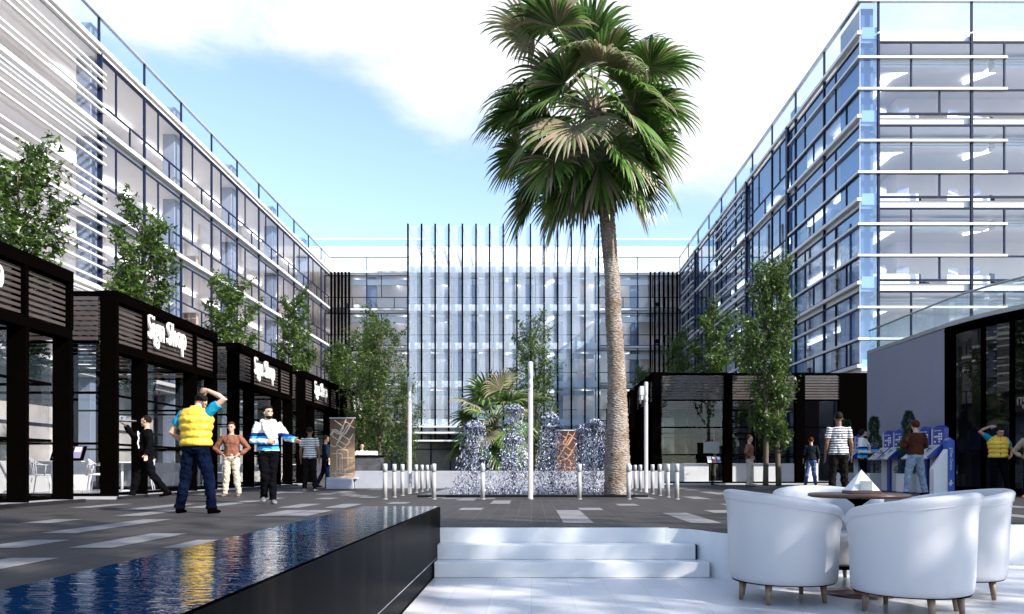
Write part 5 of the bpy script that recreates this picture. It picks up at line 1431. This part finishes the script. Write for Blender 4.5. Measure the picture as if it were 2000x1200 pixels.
# man in the yellow vest, hand on his head
vest = dict(label='man seen from behind in yellow quilted vest and dark jeans, hand on his head', loc=ppos(383,1003), rz=R(176), fat=1.12,
    elR=(-.44,.02,1.66), wrR=(-.19,.02,1.775), hdR=(1,-.1,.02), hsR=(0,0,-1), curlR=.7, pnR=-1, elL=(.34,.06,1.17), wrL=(.24,-.16,1.00), hdL=(-.6,-.5,-.3), hsL=(0,0,1),
    head=(0,-.15,1.62), neck=(0,-.03,1.49), pitch=.6, knR=(-.18,-.03,.50), anR=(-.25,.03,.085), knL=(.17,-.02,.50), anL=(.26,-.02,.085),
    top_mat=M_teal, sleeve=.5, top_name='t_shirt', hem=.985, vest=M_yellow, pants=M_jeansd, shR=(-.185,.01,1.46), shL=(.19,.01,1.42), skin=M_skin, pease=.022)
make_person(vest)
v2 = dict(vest); v2.update(label='man facing us in a yellow quilted vest by the dark curved glass', loc=(11.0,18.1,0), rz=R(-12), scale=.92, pants=M_trb, skin=M_skinb, pitch=.35, yaw=.2,
    anR=(-.12,.0,.085), knR=(-.11,-.02,.5), anL=(.24,.05,.085), knL=(.17,0,.5)); make_person(v2)
# brown shirt, hands on hips
hips = dict(label='man in a rust brown shirt and cream trousers with hands on his hips, facing us', loc=ppos(452,970), rz=R(8),
    elR=(-.40,.05,1.16), wrR=(-.22,-.07,1.03), hdR=(.75,-.35,-.5), hsR=(0,-.6,.6), elL=(.40,.05,1.16), wrL=(.22,-.07,1.03), hdL=(-.75,-.35,-.5), hsL=(0,-.6,.6),
    top_mat=M_brown, sleeve=1.0, collar=M_brown, hem=.98, pants=M_cream, belt=True, shoes=mat('brown_suede',(.13,.09,.08),.8), hair=M_hairr, pitch=.12, knR=(-.11,-.02,.5), anR=(-.15,.02,.085), knL=(.12,-.02,.5), anL=(.17,.0,.085), scale=.95, skin=M_skin)
make_person(hips)
h2 = dict(hips); h2.update(label='man in a rust brown shirt and cream trousers in front of the wide right shop', loc=ppos(1464,951), rz=R(62), scale=1.0); make_person(h2)
h3 = dict(hips); h3.update(label='person in a beige shirt and blue trousers with orange shoes at the right frame edge', loc=(11.05,16.95,0), rz=R(-38), scale=.88, top_mat=M_beige, pants=M_jeansd, shoes=mat('orange_shoes',(.6,.12,.06),.6), skin=M_skinb, collar=M_beige, hair=M_hair); make_person(h3)
# sweater and scarf
sw = dict(label='bearded man in a blue and white banded sweater and scarf standing near the pool', loc=ppos(524,984), rz=R(24), beard=True, yaw=.35, hairsize=(.090,.110,.116),
    elR=(-.27,.03,1.14), wrR=(-.03,-.22,1.13), hdR=(.9,-.2,0), hsR=(0,-.2,1), elL=(.33,-.02,1.22), wrL=(.44,-.26,1.17), hdL=(.6,-.8,-.3), hsL=(0,-.4,.8), curlL=.2,
    top_mat=M_sweat, top_name='sweater', sleeve=1.0, ease=.022, hem=.97, pants=M_trb, shoes=mat('grey_shoes',(.12,.12,.12),.6), knR=(-.07,-.04,.50), anR=(-.07,.10,.12), tipR=.3, knL=(.07,-.01,.50), anL=(.08,-.06,.085))
def scarf(t):
    b = MB(); b.tube([V(math.cos(a)*.105,math.sin(a)*.085,1.485+.02*math.sin(a)) for a in [2*PI*i/18 for i in range(19)]], .052, 10, flat=1.3)
    b.tube([V(-.08,-.085,1.47),V(-.06,-.15,1.38),V(.0,-.175,1.26),V(.05,-.175,1.16),V(.08,-.17,1.08)], [.045,.058,.062,.058,.04], 10, flat=.55)
    b.tube([V(.08,-.085,1.47),V(.10,-.14,1.38),V(.10,-.165,1.28),V(.11,-.16,1.2)], [.045,.055,.055,.04], 10, flat=.55)
    remeshed(b, .012, M_scarf, 'scarf', t, .012, 16, 2)
scarf(make_person(sw))
s2 = dict(sw); s2.update(label='bearded man in a banded sweater and white scarf reaching towards the kiosks', loc=(9.45,21.9,0), rz=R(58), scale=.97, elL=(.30,-.16,1.24), wrL=(.42,-.40,1.14), hdL=(.4,-.9,-.2)); scarf(make_person(s2))
# striped shirt, from behind
st = dict(label='man seen from behind in a black and white striped shirt near the left banner', loc=ppos(605,960), rz=R(184), skin=M_skind,
    elR=(-.24,.04,1.15), wrR=(-.255,-.03,.90), elL=(.24,.04,1.15), wrL=(.255,-.03,.90), hdR=(.05,-.1,-1), hdL=(-.05,-.1,-1), top_mat=M_stripe, top_name='striped_shirt', sleeve=.5, hem=.93, pants=M_charc,
    anR=(-.15,.0,.085), knR=(-.11,-.02,.5), anL=(.15,.0,.085), knL=(.11,-.02,.5), shoes=mat('black_white_sneakers',(.25,.25,.25),.6,var=.6,scale=12), hairsize=(.081,.100,.103))
make_person(st)
t2 = dict(st); t2.update(label='man seen from behind in a black and white striped shirt behind the armchairs', loc=(6.28,15.7,0), rz=R(172)); make_person(t2)
# waiter with tray
wt = dict(label='waiter in a black suit striding left and holding a tray up on one hand', loc=ppos(286,973), rz=R(-62), yaw=-.25,
    shR=(-.175,-.02,1.44), elR=(-.22,-.26,1.36), wrR=(-.14,-.40,1.58), hdR=(.0,-.7,.45), hsR=(1,0,0), curlR=.1, elL=(.25,.08,1.18), wrL=(.27,-.02,.95),
    top_mat=M_trb, top_name='jacket', sleeve=1.0, ease=.026, hem=.86, pants=M_trb, pease=.024, knR=(-.09,-.18,.50), anR=(-.10,-.27,.085), knL=(.09,.12,.49), anL=(.10,.42,.11), tipL=.25, skin=M_skin)
wp = make_person(wt)
b = MB(); b.box(-.05,.05,-.145,-.13,1.22,1.42); b.build('shirt_front', M_wsh, wp)
def place_local(o, par, lx, ly, lz):
    p = Matrix.Rotation(par.rotation_euler.z, 4, 'Z') @ Vector((lx,ly,lz)); o.location = Vector(par.location)+p
tr = thing('serving_tray', 'round metal tray with small glasses held up by the waiter', 'tray'); place_local(tr, wp, -.14,-.47,1.665)
b = MB(); b.lathe([(0,0),(.25,0),(.29,.018),(.285,.022),(.245,.006),(0,.006)], 28); b.build('plate', M_rail, tr)
for k in range(6):
    b = MB(); a = k*1.05; r_ = .12; b.lathe([(.018,.007),(.022,.10),(.020,.10),(.016,.012),(0,.012)], 10, (math.cos(a)*r_, math.sin(a)*r_, 0)); g_ = b.build('small_glass', glass('tumbler_glass',(.8,.85,.9),.15,.6) if 'tumbler_glass' not in MATS else MATS['tumbler_glass'])
    g_.location = tr.location; tag(g_, 'small glass standing on the tray of the waiter', 'glass', 'glasses on the tray')
b = MB(); b.rings([[(x,y+.012*math.sin(z*30),z) for x,y in ((-.06,-.01),(.06,-.01),(.06,.01),(-.06,.01))] for z in (1.45,1.38,1.30,1.2,1.12,1.08)], sm=False)
nk = tag(b.build('napkin', M_wsh), 'white cloth napkin hanging from the shoulder of the waiter', 'napkin'); place_local(nk, wp, .10,-.16,0); nk.rotation_euler = (0,0,wp.rotation_euler.z)
# dark tee, jeans
dt = dict(label='man seen from behind in dark navy shirt and blue jeans at the right shop', loc=(10.45,28.7,0), rz=R(168), skin=M_skin, hair=M_hairr,
    elR=(-.26,.03,1.15), wrR=(-.27,-.05,.92), elL=(.25,.0,1.15), wrL=(.25,-.14,.95), top_mat=M_tee, sleeve=.7, hem=.95, pants=mat('mid_blue_denim',(.05,.09,.22),.8,var=.4,scale=5), anL=(.20,.02,.085), knL=(.14,-.01,.5), anR=(-.16,0,.085), scale=1.0)
make_person(dt)
bs = dict(label='man seen from behind in a dark brown sweater and pale jeans facing the kiosks', loc=(9.25,18.5,0), rz=R(186), fat=1.06, skin=M_skin, hair=M_hairr, hairsize=(.090,.110,.112),
    elR=(-.30,-.04,1.18), wrR=(-.05,-.22,1.18), hdR=(1,0,0), hsR=(0,0,1), elL=(.30,-.04,1.18), wrL=(.05,-.24,1.22), hdL=(-1,0,0), hsL=(0,0,1), top_mat=M_dkbrown, top_name='sweater', sleeve=1.0, ease=.024, hem=.98,
    pants=M_jeansl, pease=.024, anR=(-.24,.0,.085), knR=(-.16,-.02,.5), anL=(.24,.02,.085), knL=(.17,-.03,.5)); make_person(bs)
pb = dict(dt); pb.update(label='person in dark blue clothes half hidden behind the left banner', loc=(-6.85,25.6,0), rz=R(120), scale=.97, pants=M_jeansd, anL=(.12,.28,.10), knL=(.12,.08,.5)); make_person(pb)
cp_ = dict(hips); cp_.update(label='bartender in a white shirt behind the dark glass counter', loc=(-6.25,28.3,-.12), rz=R(20), scale=.94, top_mat=M_wsh, collar=M_wsh, hair=M_hair, pants=M_trb); make_person(cp_)
